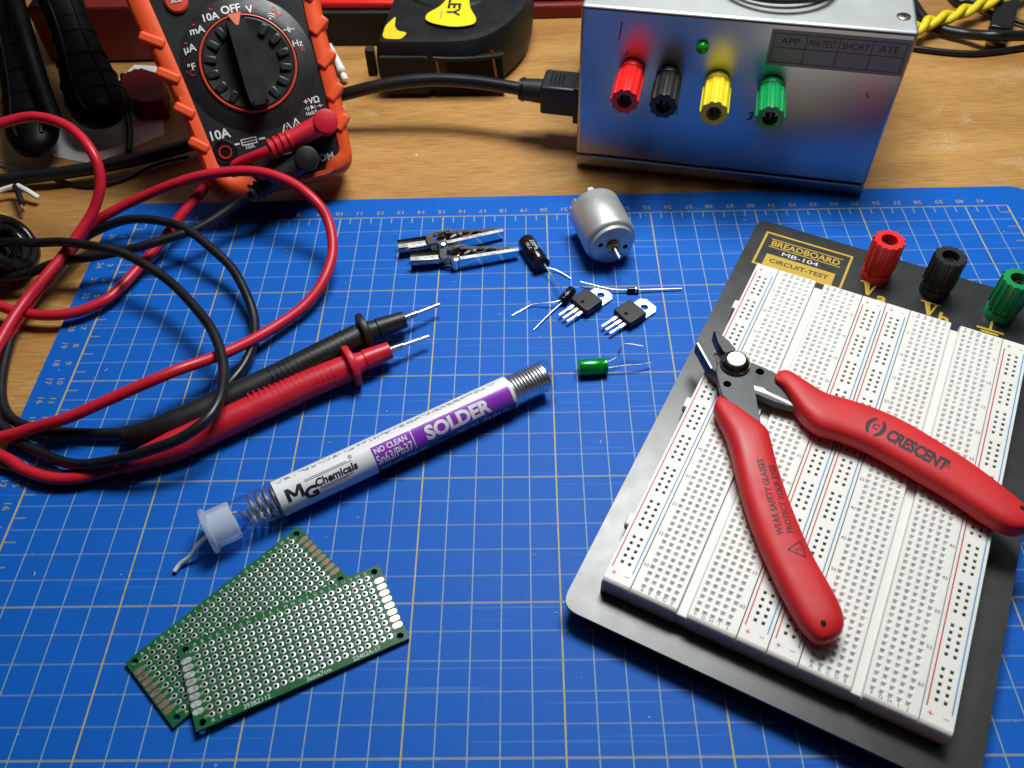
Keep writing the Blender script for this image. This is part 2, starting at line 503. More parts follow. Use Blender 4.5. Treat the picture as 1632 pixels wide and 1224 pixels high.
# ------------------------------------------------------------------ cutting mat
mroot = thing('cutting_mat', 'large blue self healing cutting mat printed with a yellow and white centimetre grid', 'cutting mat', (21, -13.5, DZ))
O = (21, -13.5, DZ)
b = MB()
b.prism(rounded([(-1.45, 1.45), (43.5, 1.45), (43.5, -28.5), (-1.45, -28.5)], 1.1, 8), DZ + 0.002, 0.0, 'mat_blue', 0.03)
b.build('mat_sheet', mroot, O)
b = MB()
Z1, Z2, Z3 = 0.004, 0.006, 0.008
for j in range(1, 27):
    w, m = (0.080, 'line_dull') if j % 5 == 0 else (0.066, 'line_faint')
    b.rect(0, -j - w / 2, 42, -j + w / 2, Z1, m)
for i in range(1, 42):
    w, m = (0.056, 'line_yellow') if i % 5 == 0 else (0.042, 'line_pale')
    b.rect(i - w / 2, -27, i + w / 2, 0, Z2, m)
b.rect(0, -0.045, 42, 0.045, Z3, 'line_dull'); b.rect(0, -27.045, 42, -26.955, Z3, 'line_dull')
b.rect(-0.04, -27, 0.04, 0, Z3, 'line_yellow'); b.rect(41.96, -27, 42.04, 0, Z3, 'line_yellow')
for i in range(42):
    b.rect(i + 0.475, -0.42, i + 0.525, -0.046, Z3, 'line_pale')
for j in range(27):
    b.rect(0.041, -j - 0.53, 0.47, -j - 0.47, Z3, 'line_dull'); b.rect(41.53, -j - 0.53, 41.959, -j - 0.47, Z3, 'line_dull')
for x in (0.041, 41.53):
    b.rect(x, -0.5, x + 0.43, -0.45, Z3 + 0.001, 'line_dull')
for i in range(1, 42):
    b.text(str(i), i - 0.12, 0.36, Z2, 0.25, 'print_gold', rot=PI, bold=0.012, sx=1.15)
for j in range(1, 27):
    for x, s in ((-0.42, j), (-0.92, 27 - j), (42.42, j), (42.92, 27 - j)):
        b.text(str(s), x, -j, Z2, 0.26, 'print_gold', rot=-PI / 2, bold=0.012, sx=1.1)
tag(b.build('printed_grid', mroot, O))

# ------------------------------------------------------------------ metal power supply box
BO = Vector((21.57, 3.89, 0)); ba = rad(-12.4)
BX = Vector((cos(ba), sin(ba), 0)); BY = Vector((-sin(ba), cos(ba), 0)); BZ = Vector((0, 0, 1))
BM = frame(BO, BX, BY, BZ)
def FP(px, py, yo=0.0):
    q = onplane(px, py, BO + BY * yo, BY) - BO
    return q.dot(BX), q.dot(BZ)
box = thing('power_supply_box', 'galvanised sheet steel power supply box with four coloured terminals', 'power supply', M=BM)
b = MB()
b.box((7.03, 5.5, 4.52), (14.06, 11, 7.74), 'sheet_steel', 0.16, seg=3)
for f, m in list(zip(b.f, b.m)):
    pass
ob = b.build('cover', box)
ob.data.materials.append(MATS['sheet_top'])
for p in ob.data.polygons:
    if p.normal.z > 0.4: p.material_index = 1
b = MB()
b.box((7.05, 5.5, 0.30), (14.02, 10.96, 0.64), 'sheet_steel', 0.1)
b.box((7.05, 5.5, 0.635), (13.8, 10.7, 0.04), 'dark_hole')
b.build('base_pan', box)
for x in (1.2, 12.8):
    b = MB(); b.lathe([(0.5, -0.2), (0.5, -0.02)], 'black_rubber', Matrix.Translation((x, 9.6, 0)), 20); b.build('foot', box)
# cover screw
b = MB()
def BTOP(px, py, z=8.39): 
    q = P(px, py, z) - BO
    return q.dot(BX), q.dot(BY)
for x, y in (BTOP(1440, 27), (1.0, 9.8), (13.2, 9.8)):
    b = MB()
    T = Matrix.Translation((x, y, 8.39))
    b.lathe([(0.30, 0), (0.29, 0.05), (0.2, 0.09), (0, 0.1)], 'nickel_dark', T, 24)
    b.box((0, 0, 0.1), (0.32, 0.06, 0.02), 'dark_hole', T=T); b.box((0, 0, 0.1), (0.06, 0.32, 0.022), 'dark_hole', T=T)
    b.build('screw', box)
# LED
x, z = FP(1120, 74)
b = MB(); b.lathe([(0.27, 0), (0.27, 0.12), (0.24, 0.24), (0.13, 0.33), (0, 0.35)], 'green_led', axisframe((x, -0.005, z), (0, -1, 0)), 24)
b.build('indicator_light', box)
# sticker with its ruled table
s1, s2, s3, s4 = FP(1232, 42), FP(1453, 72), FP(1432, 127), FP(1222, 97)
sx0, sx1, sz0, sz1 = 8.22, 13.93, 6.42, 8.05
TF = frame((sx0, -0.006, sz0), (1, 0, 0), (0, 0, 1), (0, -1, 0))
W, H = sx1 - sx0, sz1 - sz0
b = MB()
b.prism([(0, 0), (W, 0), (W, H), (0, H)], 0, 0.012, 'sticker_grey', T=TF)
ins = 0.16
b.stroke([(ins, ins), (W - ins, ins), (W - ins, H - ins), (ins, H - ins)], 0.03, 0.0165, 'sticker_ink', True, TF)
b.stroke([(ins, H * 0.52), (W - ins, H * 0.52)], 0.03, 0.0175, 'sticker_ink', False, TF)
cw = (W - 2 * ins) / 4
for i in (1, 2, 3):
    b.stroke([(ins + cw * i, ins), (ins + cw * i, H - ins)], 0.03, 0.0185, 'sticker_ink', False, TF)
for i, s in enumerate(('APP', 'PIN-TEST', 'SHORT', 'ATE')):
    b.text(s, ins + cw * (i + 0.5), H * 0.71, 0.0165, 0.30, 'sticker_ink', width=cw * (0.58 if len(s) == 3 else 0.82), T=TF)
b.build('table_sticker', box)
b = MB()
x, z = FP(1196, 185)
TT = frame((0, -0.012, 0), (1, 0, 0), (0, 0, 1), (0, -1, 0))
b.text('3', x, z, 0, 0.42, 'pen_ink', T=TT, bold=0.02, skew=0.15)
b.build('pen_mark', box)
for p, q in (((991, 36), (987, 62)), ((1000, 81), (997, 88)), ((1078, 170), (1079, 182)), ((1381, 148), (1384, 156))):
    b = MB(); b.stroke([FP(*p), FP(*q)], 0.05, 0.002, 'pen_ink', False, TT); b.build('pen_mark', box)

def binding_post(parent, T, color, L, r, label, teeth=12):
    """knurled cap on a collar; local z is the axis away from the panel"""
    cm = color
    b = MB()
    b.lathe([(r * 0.98, 0), (r * 0.98, 0.30), (r * 0.92, 0.36)], cm, T, 28)
    ob = b.build('binding_post', parent); tag(ob, label)
    b = MB()
    fl = lambda a, rr, z: (1 + 0.045 * (1 if cos(teeth * a) > 0 else -1)) if rr > r * 0.9 and z > 0.5 else 1.0
    b.lathe([(r * 0.88, 0.37), (r * 0.92, 0.55), (r, 0.56), (r, L - 0.06), (r * 0.97, L), (r * 0.55, L), (r * 0.53, L - 0.03)], cm, T, teeth * 8, flute=fl, caps=False)
    b.lathe([(r * 0.55, L), (r * 0.52, L - 0.75)], cm, T, 32, caps=False)
    b.build('cap', ob)
    b = MB()
    b.lathe([(r * 0.50, L - 0.55), (r * 0.47, L - 0.30), (r * 0.38, L - 0.30), (r * 0.37, L - 0.9), (0, L - 0.9)], 'nickel_dark', T, 24, caps=False)
    b.build('socket', ob)
    return ob
for c, bp, L in (('red_plastic', (1007, 112), 2.55), ('black_plastic', (1066, 122), 2.4), ('yellow_plastic', (1144, 131), 2.5), ('green_plastic', (1230, 139), 2.45)):
    x, z = FP(*bp)
    nm = c.split('_')[0]
    binding_post(box, axisframe((x, 0, z), (0, -1, 0)), c, L, 0.60, nm + ' knurled binding post', 10)

# thin cable loops lying on top of the box
lp = []
for i in range(76):
    a = i * 0.33; q = 1.5 + 0.5 * sin(i * 0.37) + 0.012 * i
    lp.append(BM @ Vector((7.9 + q * 1.15 * cos(a) + 0.25 * sin(0.21 * i), 3.75 + q * 1.05 * sin(a), 8.53 + 0.10 * (i // 19) + 0.06 * sin(i * 0.8))))
b = MB(); b.tube(crom([tuple(p) for p in lp], 3), 0.12, 'black_rubber', 8)
c0 = BM @ Vector((7.7, 3.6, 8.39))
tag(b.build('cable_coil', org=c0), 'thin black cable coiled on top of the steel box', 'cable')

# ------------------------------------------------------------------ black power cord plugged into the left side of the box
cord = thing('mains_cable', 'black power cord whose moulded plug goes into the left side of the steel box', 'power cord', (16, 6, DZ))
CO = (16, 6, DZ)
pz = 2.55
pq = P(880, 147, pz) - BO
pyd = pq.dot(BY)
b = MB()
T = frame(BO + BX * -0.9 + BY * pyd + BZ * pz, -BX, BZ, -BX.cross(BZ) * -1)
# moulded plug: a shrouded block, local x points away from the box (to the left)
def plugT(off): return frame(BO + BY * pyd + BZ * pz - BX * off, -BX, -BY, BZ)
b.box((0.75, 0, 0), (2.1, 1.75, 1.55), 'black_plastic', 0.16, T=plugT(0.35), seg=3)
b.box((0.05, 0, 0), (0.55, 2.15, 2.0), 'black_plastic', 0.08, T=plugT(0.1))
for k in range(4):
    b.box((0.75 + k * 0.2, 0, 0.785), (0.08, 0.9, 0.06), 'black_gloss', 0.02, T=plugT(0.35))
b.build('plug', cord, CO)
b = MB()
p0 = BO + BY * pyd + BZ * pz - BX * 2.1
b.tube([p0, p0 - BX * 0.5, p0 - BX * 1.25], lambda t: 0.62 - 0.08 * t, 'black_plastic', 18)
b.lathe([(0.6, 0), (0.6, 0.12)], 'black_gloss', axisframe(p0 - BX * 1.0, -BX), 18)
b.build('strain_relief', cord, CO)
b = MB()
q = p0 - BX * 1.1
path = [tuple(q)] + [tuple(P(*a)) for a in ((760, 131, 2.6), (690, 127, 2.6), (620, 134, 2.4), (550, 150, 1.9), (470, 172, 1.2), (390, 205, 0.6), (300, 232, 0.4), (235, 250, 0.5), (160, 266, 0.55), (90, 277, 0.5), (0, 288, 0.3), (-120, 300, 0.13), (-420, 330, 0.13), (-900, 300, 0.13))]
b.tube(crom(path, 8), 0.33, 'black_cable', 14)
b.build('cable', cord, CO)

# ------------------------------------------------------------------ tape measure
tp = thing('tape_measure', 'black tape measure with yellow label lying flat behind the power cord', 'tape measure', (15, 13.5, DZ))
TO = (15, 13.5, DZ)
TH = 3.0
A = P(599, 68, TH); Bp = P(786, 58, TH)
out = [(A.x, A.y, .25), (P(690, 68, TH).x, P(690, 68, TH).y - 0.05, .8), (P(760, 66, TH).x, P(760, 66, TH).y, 1.2), (P(808, 42, TH).x, P(808, 42, TH).y, 1.2), (P(842, 8, TH).x, P(842, 8, TH).y, 1.5), (P(850, -40, TH).x, P(850, -40, TH).y, 2.0), (17.6, 18.6, 1.6), (13, 18.4, 1.2), (P(640, -40, TH).x, P(640, -40, TH).y, 0.8)]
poly = rounded(out, 0.5, 5)
cx = sum(p[0] for p in poly) / len(poly); cy = sum(p[1] for p in poly) / len(poly)
def scl(poly, k): return [(cx + (x - cx) * k, cy + (y - cy) * k) for x, y in poly]
b = MB()
rings = [(0.93, DZ), (1.0, 0.25), (1.03, 1.2), (1.03, 2.0), (1.005, 2.75), (0.97, TH), (0.88, TH + 0.06)]
vs = []; fs = []; n = len(poly)
for k, z in rings:
    vs += [(x, y, z) for x, y in scl(poly, k)]
for i in range(len(rings) - 1):
    for j in range(n):
        fs.append((i * n + j, i * n + (j + 1) % n, (i + 1) * n + (j + 1) % n, (i + 1) * n + j))
fs.append(tuple((len(rings) - 1) * n + j for j in range(n)))
b.add(vs, fs, 'black_rubber')
b.build('case', tp, TO)
ZT = TH + 0.066
# raised disc under the label
lc = P(720, -22, TH)
b = MB()
b.lathe([(2.75, 0), (2.62, 0.13), (2.2, 0.16), (0, 0.16)], 'black_plastic', Matrix.Translation((lc.x, lc.y, ZT - 0.02)), 48)
b.build('side_disc', tp, TO)
ZL = ZT + 0.15
b = MB()
lab = [P(*p, ZL) for p in ((712, 0), (700, 12), (680, 22), (677, 32), (690, 38), (720, 43.5), (742, 42), (758, 38), (759, 28), (752, 19), (748, 8), (748, -20), (760, -45), (740, -75), (700, -75), (690, -50), (710, -25))]
b.prism(rounded([(p.x, p.y) for p in lab], 0.4, 5), ZL, ZL + 0.03, 'yellow_label')
lx = P(724, 14, ZL); d = (P(719, 36, ZL) - P(726, -6, ZL)); an = math.atan2(d.y, d.x)
e = P(721, 30, ZL) - d.normalized() * 0.2
b.text('STANLEY', e.x, e.y, ZL + 0.034, 0.72, 'black_ink', rot=an, bold=0.03, align='R', sx=1.3)
t2 = P(703, 24, ZL)
b.stroke([(t2.x - 0.35 * cos(an), t2.y - 0.35 * sin(an)), (t2.x + 0.35 * cos(an), t2.y + 0.35 * sin(an))], 0.08, ZL + 0.034, 'print_gold')
b.build('label', tp, TO)
b = MB()
lab = [P(*p, ZT) for p in ((631, 26), (622, 34), (614, 42), (609.5, 57), (613, 62), (639, 63), (650, 52), (634, 50), (629, 42))]
b.prism(rounded([(p.x, p.y) for p in lab], 0.25, 4), ZT - 0.03, ZT + 0.02, 'yellow_plastic')
b.build('yellow_inlay', tp, TO)
b = MB()
# mouth on the front with a copper coloured clip frame
m0 = Vector((out[0][0], out[0][1], 0)); m1 = Vector((out[2][0], out[2][1], 0))
fd = (m1 - m0).normalized(); fn = Vector((fd.y, -fd.x, 0))
FO = m0 + fn * 0.16
FT = frame(FO, fd, Vector((0, 0, 1)), fn)
def FTP(px, py):
    q = onplane(px, py, FO, fn) - FO
    return q.dot(fd), q.z
mx0, mx1 = FTP(690, 90)[0], FTP(803, 80)[0]
b.prism(rounded([(mx0, 0.0), (mx1, 0.0), (mx1 - 0.1, 2.35), ((mx0 + mx1) / 2, 2.05), (mx0, 2.0)], 0.15), -0.3, 0.05, 'dark_hole', T=FT)
b.prism(rounded([(0.05, 0.1), (mx0 - 0.3, 0.1), (mx0 - 0.3, 2.3), (0.05, 2.3)], 0.15), -0.3, 0.16, 'black_matte', 0.06, T=FT)
b.build('mouth', tp, TO)
b = MB(); b.tube([FT @ Vector((mx0 + (mx1 - mx0) * i / 12, 2.12 + 0.5 * ((i / 12 - 0.35) ** 2), 0.08)) for i in range(13)], 0.13, 'black_rubber', 10); b.build('lip', tp, TO)
b = MB(); b.stroke([FTP(727, 95), FTP(695, 92), FTP(700, 119)], 0.13, 0.075, 'copper', False, FT); b.build('clip_edge', tp, TO)
b = MB(); b.stroke([FTP(784, 80), FTP(791, 120)], 0.13, 0.075, 'copper', False, FT); b.build('clip_edge', tp, TO)
b = MB()
h = P(592, 100, 1.4)
b.box((h.x - 0.05, h.y + 0.3, 1.3), (0.5, 0.5, 1.6), 'black_matte', 0.06)
b.build('blade_hook', tp, TO)

# ------------------------------------------------------------------ multimeter, leaning back on its stand
ma, mt = rad(19.9), rad(50.2)
UX = Vector((cos(ma), sin(ma), 0)); VY = Vector((-sin(ma) * cos(mt), cos(ma) * cos(mt), sin(mt))); NZ = UX.cross(VY)
MO = Vector((7.559, 0.482, 2.5 * cos(mt)))
MM = frame(MO, UX, VY, NZ)
def MF(px, py, n=0.1):
    q = onplane(px, py, MO + NZ * n, NZ) - MO
    return q.dot(UX), q.dot(VY)
def MFz(x, y): return MF(x / 2.72, y / 2.72)      # enlarged-crop pixel helper
mm = thing('multimeter', 'orange and black digital multimeter with its dial at OFF, leaning on its stand', 'multimeter', M=MM)
outer = rounded([(-3.35, 0, .9), (3.45, 0, .9), (3.8, 4.0, 2), (3.9, 7.5, 2), (4.4, 10, 2), (4.4, 17.6, 1.2), (-4.4, 17.6, 1.2), (-4.45, 10, 2), (-4.15, 7.5, 2), (-3.5, 4.0, 2)], 1, 6)
inner = rounded([(-2.62, 1.6, .2), (-2.3, 0.95, .3), (-1.35, 0.95, .25), (-1.1, 0.4, .1), (2.05, 0.34, .1), (2.2, 0.75, .25), (2.95, 0.95, .3), (3.05, 5.5, 1), (3.1, 7.6, 1), (3.45, 10, 1), (3.5, 16.9, .5), (-3.5, 16.9, .5), (-3.5, 10, 1), (-3.3, 8.6, 1), (-2.95, 5.5, 1)], .3, 5)
def polar(poly, c, n=220):
    res = []
    m = len(poly)
    for i in range(n):
        a = 2 * PI * i / n; d = (cos(a), sin(a)); best = None
        for j in range(m):
            x1, y1 = poly[j][0] - c[0], poly[j][1] - c[1]; x2, y2 = poly[(j + 1) % m][0] - c[0], poly[(j + 1) % m][1] - c[1]
            ex, ey = x2 - x1, y2 - y1
            den = d[0] * ey - d[1] * ex
            if abs(den) < 1e-9: continue
            t = (x1 * ey - y1 * ex) / den; s = (x1 * d[1] - y1 * d[0]) / den
            if t > 0 and -1e-6 <= s <= 1 + 1e-6 and (best is None or t < best): best = t
        res.append((c[0] + d[0] * best, c[1] + d[1] * best))
    return res
mc = (0, 4.5)
po, pi_ = polar(outer, mc), polar(inner, mc)
n = len(po)
def lerp(a, b_, t): return [(p[0] + (q[0] - p[0]) * t, p[1] + (q[1] - p[1]) * t) for p, q in zip(a, b_)]
def shrink(p, k): return [(mc[0] + (x - mc[0]) * k, mc[1] + (y - mc[1]) * k) for x, y in p]
b = MB(); vs = []; fs = []
ringdef = [(shrink(po, .93), -2.5), (shrink(po, .985), -2.3), (po, -1.9), (po, -0.25), (lerp(po, pi_, .12), 0.08), (lerp(po, pi_, .35), 0.22), (lerp(po, pi_, .8), 0.22), (lerp(po, pi_, .97), 0.15), (pi_, -0.05)]
for pl_, z in ringdef: vs += [(x, y, z) for x, y in pl_]
for i in range(len(ringdef) - 1):
    for j in range(n):
        fs.append((i * n + j, i * n + (j + 1) % n, (i + 1) * n + (j + 1) % n, (i + 1) * n + j))
fs.append(tuple(range(n))[::-1])
b.add(vs, fs, 'orange_rubber')
# moulded grip ribs along both sides
for s, rows in ((-1, (2.6, 4.2, 5.8, 7.4)), (1, (2.2, 3.6, 5.1, 6.6, 8.1))):
    for v in rows:
        # position of the outline at this height
        xo = max(x for x, y in po if abs(y - v) < 0.35) if s > 0 else min(x for x, y in po if abs(y - v) < 0.35)
        xi = max(x for x, y in pi_ if abs(y - v) < 0.35) if s > 0 else min(x for x, y in pi_ if abs(y - v) < 0.35)
        p_ = Vector((xo + s * 0.02, v + 0.32)); q_ = Vector((xi + s * 0.14, v - 0.22))
        d_ = (q_ - p_).normalized(); w_ = Vector((-d_.y, d_.x))
        L_ = (q_ - p_).length
        RT_ = frame(Vector((p_.x, p_.y, 0)), Vector((d_.x, d_.y, 0)), Vector((w_.x, w_.y, 0)), Vector((0, 0, 1)))
        b.box((L_ / 2 - 0.02, 0, -0.32), (L_ + 0.12, 0.46, 1.32), 'orange_rubber', 0.13, T=RT_, seg=4)
b.build('holster', mm)
b = MB()
b.prism(shrink(pi_, 0.998), -0.04, 0.08, 'panel_black')
dc = MFz(1077, 282); dcx, dcy = 0.0, 5.65
DT = Matrix.Translation((dcx, dcy, 0))
b.lathe([(3.02, 0.075), (2.86, 0.13), (2.6, 0.22), (2.36, 0.29), (2.22, 0.31), (2.17, 0.2)], 'panel_black', DT, 72, caps=False)
b.build('front_panel', mm)
b = MB(); b.lathe([(2.05, 0.2), (2.06, 0.38), (2.10, 0.42), (2.15, 0.40), (2.18, 0.3)], 'orange_plastic', DT, 72, caps=False); b.build('dial_ring', mm)
b = MB()
b.lathe([(2.03, 0.2), (2.03, 0.36), (1.96, 0.4), (1.35, 0.30), (0, 0.30)], 'panel_black', DT, 64)
for k in range(16):
    a = 2 * PI * k / 16 + 0.1
    if abs(math.atan2(sin(a - PI / 2), cos(a - PI / 2))) < 0.35 or abs(math.atan2(sin(a + PI / 2), cos(a + PI / 2))) < 0.3: continue
    b.box((1.66, 0, 0.37), (0.54, 0.34, 0.2), 'panel_black', 0.07, T=DT @ Matrix.Rotation(a, 4, 'Z'))
bar = rounded([(-0.40, 1.9), (-0.42, 1.0), (-0.44, -1.2), (-0.40, -1.95), (0.40, -1.95), (0.44, -1.2), (0.42, 1.0), (0.40, 1.9)], 0.15, 4)
b.prism(bar, 0.3, 1.12, 'panel_black', 0.2, T=DT, seg=1)
ob = b.build('dial_knob', mm)
b = MB(); b.prism([(-0.31, 2.03), (0.31, 2.03), (0.07, 1.52), (-0.07, 1.52)], 0.45, 1.135, 'salmon_plastic', 0.02, T=DT); b.build('pointer', ob)
# printing on the panel
b = MB()
def mt_(s, px, py, h, m='white_print', bold=0.012, n=0.084, rot=0, **k):
    u, v = MFz(px, py)
    def dish(x, y, z):
        r_ = math.hypot(x - dcx, y - dcy); z_ = 0.08
        for (ra, za), (rb, zb) in zip(((3.02, .08), (2.86, .13), (2.6, .22), (2.36, .29)), ((2.86, .13), (2.6, .22), (2.36, .29), (2.2, .31))):
            if rb <= r_ <= ra: z_ = za + (zb - za) * (ra - r_) / (ra - rb)
        return (x, y, z_ + 0.03)
    b.text(s, u, v, n, h, m, bold=bold, rot=rot, fn=dish, cut=0.12, **k)
mt_('OFF', 1000, 43, 0.36, bold=0.02)
mt_('V', 1082, 45, 0.34, bold=0.02); mt_('≂', 1108, 40, 0.2, 'red_print')
mt_('10A', 916, 76, 0.34, bold=0.015); mt_('≂', 912, 43, 0.2, 'red_print', bold=.02)
mt_('mA', 856, 133, 0.34, bold=0.015); mt_('≂', 840, 110, 0.2, 'red_print', bold=.02)
mt_('µA', 826, 216, 0.34, bold=0.015); mt_('≂', 806, 190, 0.2, 'red_print', bold=.02)
mt_('°F', 833, 294, 0.32, bold=0.015); mt_('°C', 828, 320, 0.26, 'red_print')
mt_('Hz', 1290, 190, 0.3, bold=0.0); mt_('%', 1310, 215, 0.24, 'red_print')
mt_('⊣⊢', 1252, 132, 0.26); mt_('Ω', 1187, 42, 0.22, 'red_print'); mt_('►|', 1212, 68, 0.2, 'red_print'); mt_('•))', 1176, 76, 0.24, rot=1.2)
mt_('+VΩ', 1350, 435, 0.28, bold=0.02)
mt_('•)) ►| ⊣⊢', 1362, 464, 0.15, bold=.012)
mt_('Hz%Temp', 1370, 488, 0.16, bold=.012)
mt_('10A', 955, 582, 0.42, bold=0.02)
mt_('COM', 1400, 683, 0.33, bold=0.012)
mt_('mA', 1075, 782, 0.34, bold=0.015)
mt_('10A', 1085, 634, 0.2, bold=0.012)
u, v = MFz(1080, 612)
b.stroke([(u - .34, v + .13), (u + .34, v + .13), (u + .34, v - .12), (u - .34, v - .12)], 0.045, 0.084, 'white_print', True)
b.stroke([(u - .34, v), (u + .34, v)], 0.03, 0.085, 'white_print')
b.rect(u - .75, v - .05, u - .45, v + .03, 0.084, 'white_print'); b.rect(u + .45, v - .04, u + .75, v + .04, 0.084, 'white_print')
for q in ((1244, 550), (1288, 542)):
    u, v = MFz(*q)
    b.stroke([(u - .24, v - .2), (u + .24, v - .2), (u, v + .3)], 0.05, 0.084, 'white_print', True)
    b.text('!', u, v - .02, 0.085, 0.2, 'white_print')
u, v = MFz(1245, 665); b.rect(u - .25, v - .03, u + .2, v + .03, 0.084, 'white_print')
b.build('panel_print', mm)
# jack, button, screen
u, v = MFz(977, 660)
b = MB()
b.lathe([(0.56, 0.075), (0.56, 0.11), (0.5, 0.13), (0.46, 0.1), (0.42, -0.03)], 'black_gloss', Matrix.Translation((u, v, 0)), 36, caps=False)
b.lathe([(0.44, 0.086), (0.0, 0.086)], 'dark_hole', Matrix.Translation((u, v, 0)), 36)
b.lathe([(0.30, 0.09), (0.30, 0.14), (0.24, 0.14), (0.23, 0.1)], 'red_silicone', Matrix.Translation((u, v, 0)), 36, caps=False)
b.build('current_jack', mm)
u, v = MFz(765, 8)
b = MB(); b.lathe([(0.5, 0.07), (0.5, 0.18), (0.42, 0.25), (0, 0.27)], 'orange_plastic', Matrix.Translation((u, v, 0)), 36)
b.text('SEL', u, v + 0.05, 0.30, 0.24, 'white_print', bold=0.01, T=None)
b.build('select_button', mm)
b = MB(); b.prism(rounded([(-2.9, 11), (2.9, 11), (2.9, 16), (-2.9, 16)], .4), 0.08, 0.14, 'lcd_grey', 0.02); b.build('display', mm)
# folding stand behind
b = MB()
inv = MM.inverted()
for s in (-1.8, 1.8):
    top = Vector((s, 14.5, -2.5)); g = MM @ top; foot = inv @ Vector((g.x - 0.3 * 0 + (-sin(ma)) * 3.0, g.y + cos(ma) * 3.0, DZ + 0.15))
    b.tube([top, foot], 0.3, 'orange_rubber', 10)
b.build('tilt_stand', mm)

# ------------------------------------------------------------------ test leads
def lead(name, label, cable_mat, body_mat, R_, path, plug_px, arm_px, plug_n, hub, handle_px, fl_px, neck_px, tip_a, tip_b, org):
    t = thing(name, label, 'test lead', org)
    # right-angled plug sitting in the meter
    b = MB()
    u, v = MF(plug_px[0], plug_px[1], plug_n)
    H0 = MM @ Vector((u, v, 0.1))
    b.lathe([(0.56, 0), (0.56, plug_n - 0.12), (0.53, plug_n - 0.03), (0.45, plug_n), (0, plug_n + 0.02)], body_mat, axisframe(H0, NZ), 32)
    e = MF(arm_px[0], arm_px[1], plug_n - 0.4)
    A0 = MM @ Vector((u, v, plug_n - 0.5)); A1 = MM @ Vector((e[0], e[1], plug_n - 0.5))
    b.tube([A0 + (A1 - A0) * (i / 8) for i in range(9)], lambda q: 0.50 - 0.14 * q, body_mat, 16)
    ob = b.build('plug', t, org)
    b = MB()
    dA = (A1 - A0).normalized()
    for k in range(4):
        c = A1 - dA * (0.05 + 0.3 * k)
        b.lathe([(0.2, -0.09), (0.46, -0.09), (0.47, 0.06), (0.2, 0.06)], body_mat, axisframe(c, dA), 20)
    b.build('strain_relief', ob, org)
    pts = [tuple(A1 - dA * 0.3), tuple(A1 + dA * 0.35)] + [tuple(P(*p)) for p in path]
    b = MB(); b.tube(crom(pts, 8), R_, cable_mat, 14); b.build('cable', t, org)
    # probe
    b = MB()
    hp = [P(*p) for p in handle_px]
    nh = len(hp) - 1
    rr = lambda q: 0.30 + (0.30 * min(1, q / 0.30)) if q < 0.30 else 0.60 - 0.05 * (q - 0.3)
    b.tube(crom([tuple(p) for p in hp], 8), rr, body_mat, 24)
    for k in range(5):
        c = hp[0] + (hp[1] - hp[0]) * (0.15 + 0.18 * k); 
        b.lathe([(0.2, -0.06), (0.37, -0.06), (0.37, 0.06), (0.2, 0.06)], body_mat, axisframe(c, hp[1] - hp[0]), 20)
    # fine finger ridges on top of the grip near the guard
    H1, H2 = hp[-2], hp[-1]
    ax = (H2 - H1).normalized()
    for k in range(16):
        c = H2 - ax * (0.6 + 0.22 * k)
        b.lathe([(0.5, -0.035), (0.582, -0.03), (0.582, 0.03), (0.5, 0.035)], body_mat, axisframe(c, ax), 28, a0=rad(40), a1=rad(140))
    ob = b.build('probe_handle', t, org)
    F = P(*fl_px); N = P(*neck_px); ax = (N - F).normalized()
    b = MB()
    b.lathe([(0.5, -0.25), (0.56, -0.2), (0.84, -0.13), (0.88, 0.0), (0.84, 0.12), (0.5, 0.2)], body_mat, axisframe(F, ax), 32)
    L = (N - F).length
    b.lathe([(0.5, 0.15), (0.42, 0.35), (0.40, 0.55), (0.44, 0.6), (0.36, L), (0.2, L)], body_mat, axisframe(F, ax), 28)
    b.build('finger_guard', ob, org)
    ta, tb = P(*tip_a), P(*tip_b)
    b = MB()
    d = (tb - ta); Ld = d.length; ax = d.normalized()
    for k in range(7):
        b.lathe([(0.1, 0), (0.155, 0.03), (0.155, 0.05), (0.1, 0.085)], 'chrome', axisframe(ta + ax * (0.085 * k - 0.02), ax), 18)
    b.lathe([(0.09, 0), (0.09, Ld - 0.45), (0.065, Ld - 0.44), (0.065, Ld - 0.38), (0.09, Ld - 0.37), (0.085, Ld - 0.02), (0.05, Ld), (0, Ld)], 'tin_lead', axisframe(ta, ax), 16)
    b.build('probe_tip', t, org)
    return t

red_path = [(353, 272, 2.4), (331, 294, 2.0), (287, 346, 1.3), (257, 386, 0.85), (228, 419, 0.6), (195, 455, 0.5), (165, 480, 0.5), (110, 500, 0.5), (45, 500, 0.5), (-20, 478, 0.7),
            (-110, 420, 1.6), (-150, 330, 3.2), (-110, 250, 4.6), (-40, 210, 5.0), (0, 197, 5.0), (55, 186, 5.1), (110, 203, 4.9), (147, 243, 4.3), (160, 287, 3.4), (151, 331, 2.5), (129, 368, 1.9), (103, 404, 1.5), (73, 440, 1.25), (40, 480, 1.0), (10, 525, 0.9), (-30, 600, 0.8),
            (-60, 660, 0.8), (-40, 700, 0.7), (5, 696, 0.7), (60, 680, 0.9), (110, 665, 1.2), (180, 634, 1.5), (275, 593, 1.7), (360, 562, 1.1), (430, 526, 0.6), (484, 488, 0.6), (516, 446, 0.9), (530, 400, 1.3), (523, 352, 1.9), (500, 318, 2.5), (460, 289, 2.9), (404, 273, 3.1), (331, 278, 2.9), (275, 294, 2.5), (220, 317, 1.9), (180, 337, 1.5), (143, 361, 1.1), (108, 405, 0.8), (62, 462, 0.6), (22, 520, 0.5), (-20, 590, 0.5), (-60, 680, 0.5), (-30, 712, 0.4), (11, 731, 0.4), (40, 749, 0.4), (80, 762, 0.4), (125, 762, 0.4), (178, 749, 0.45), (205, 741, 0.5)]
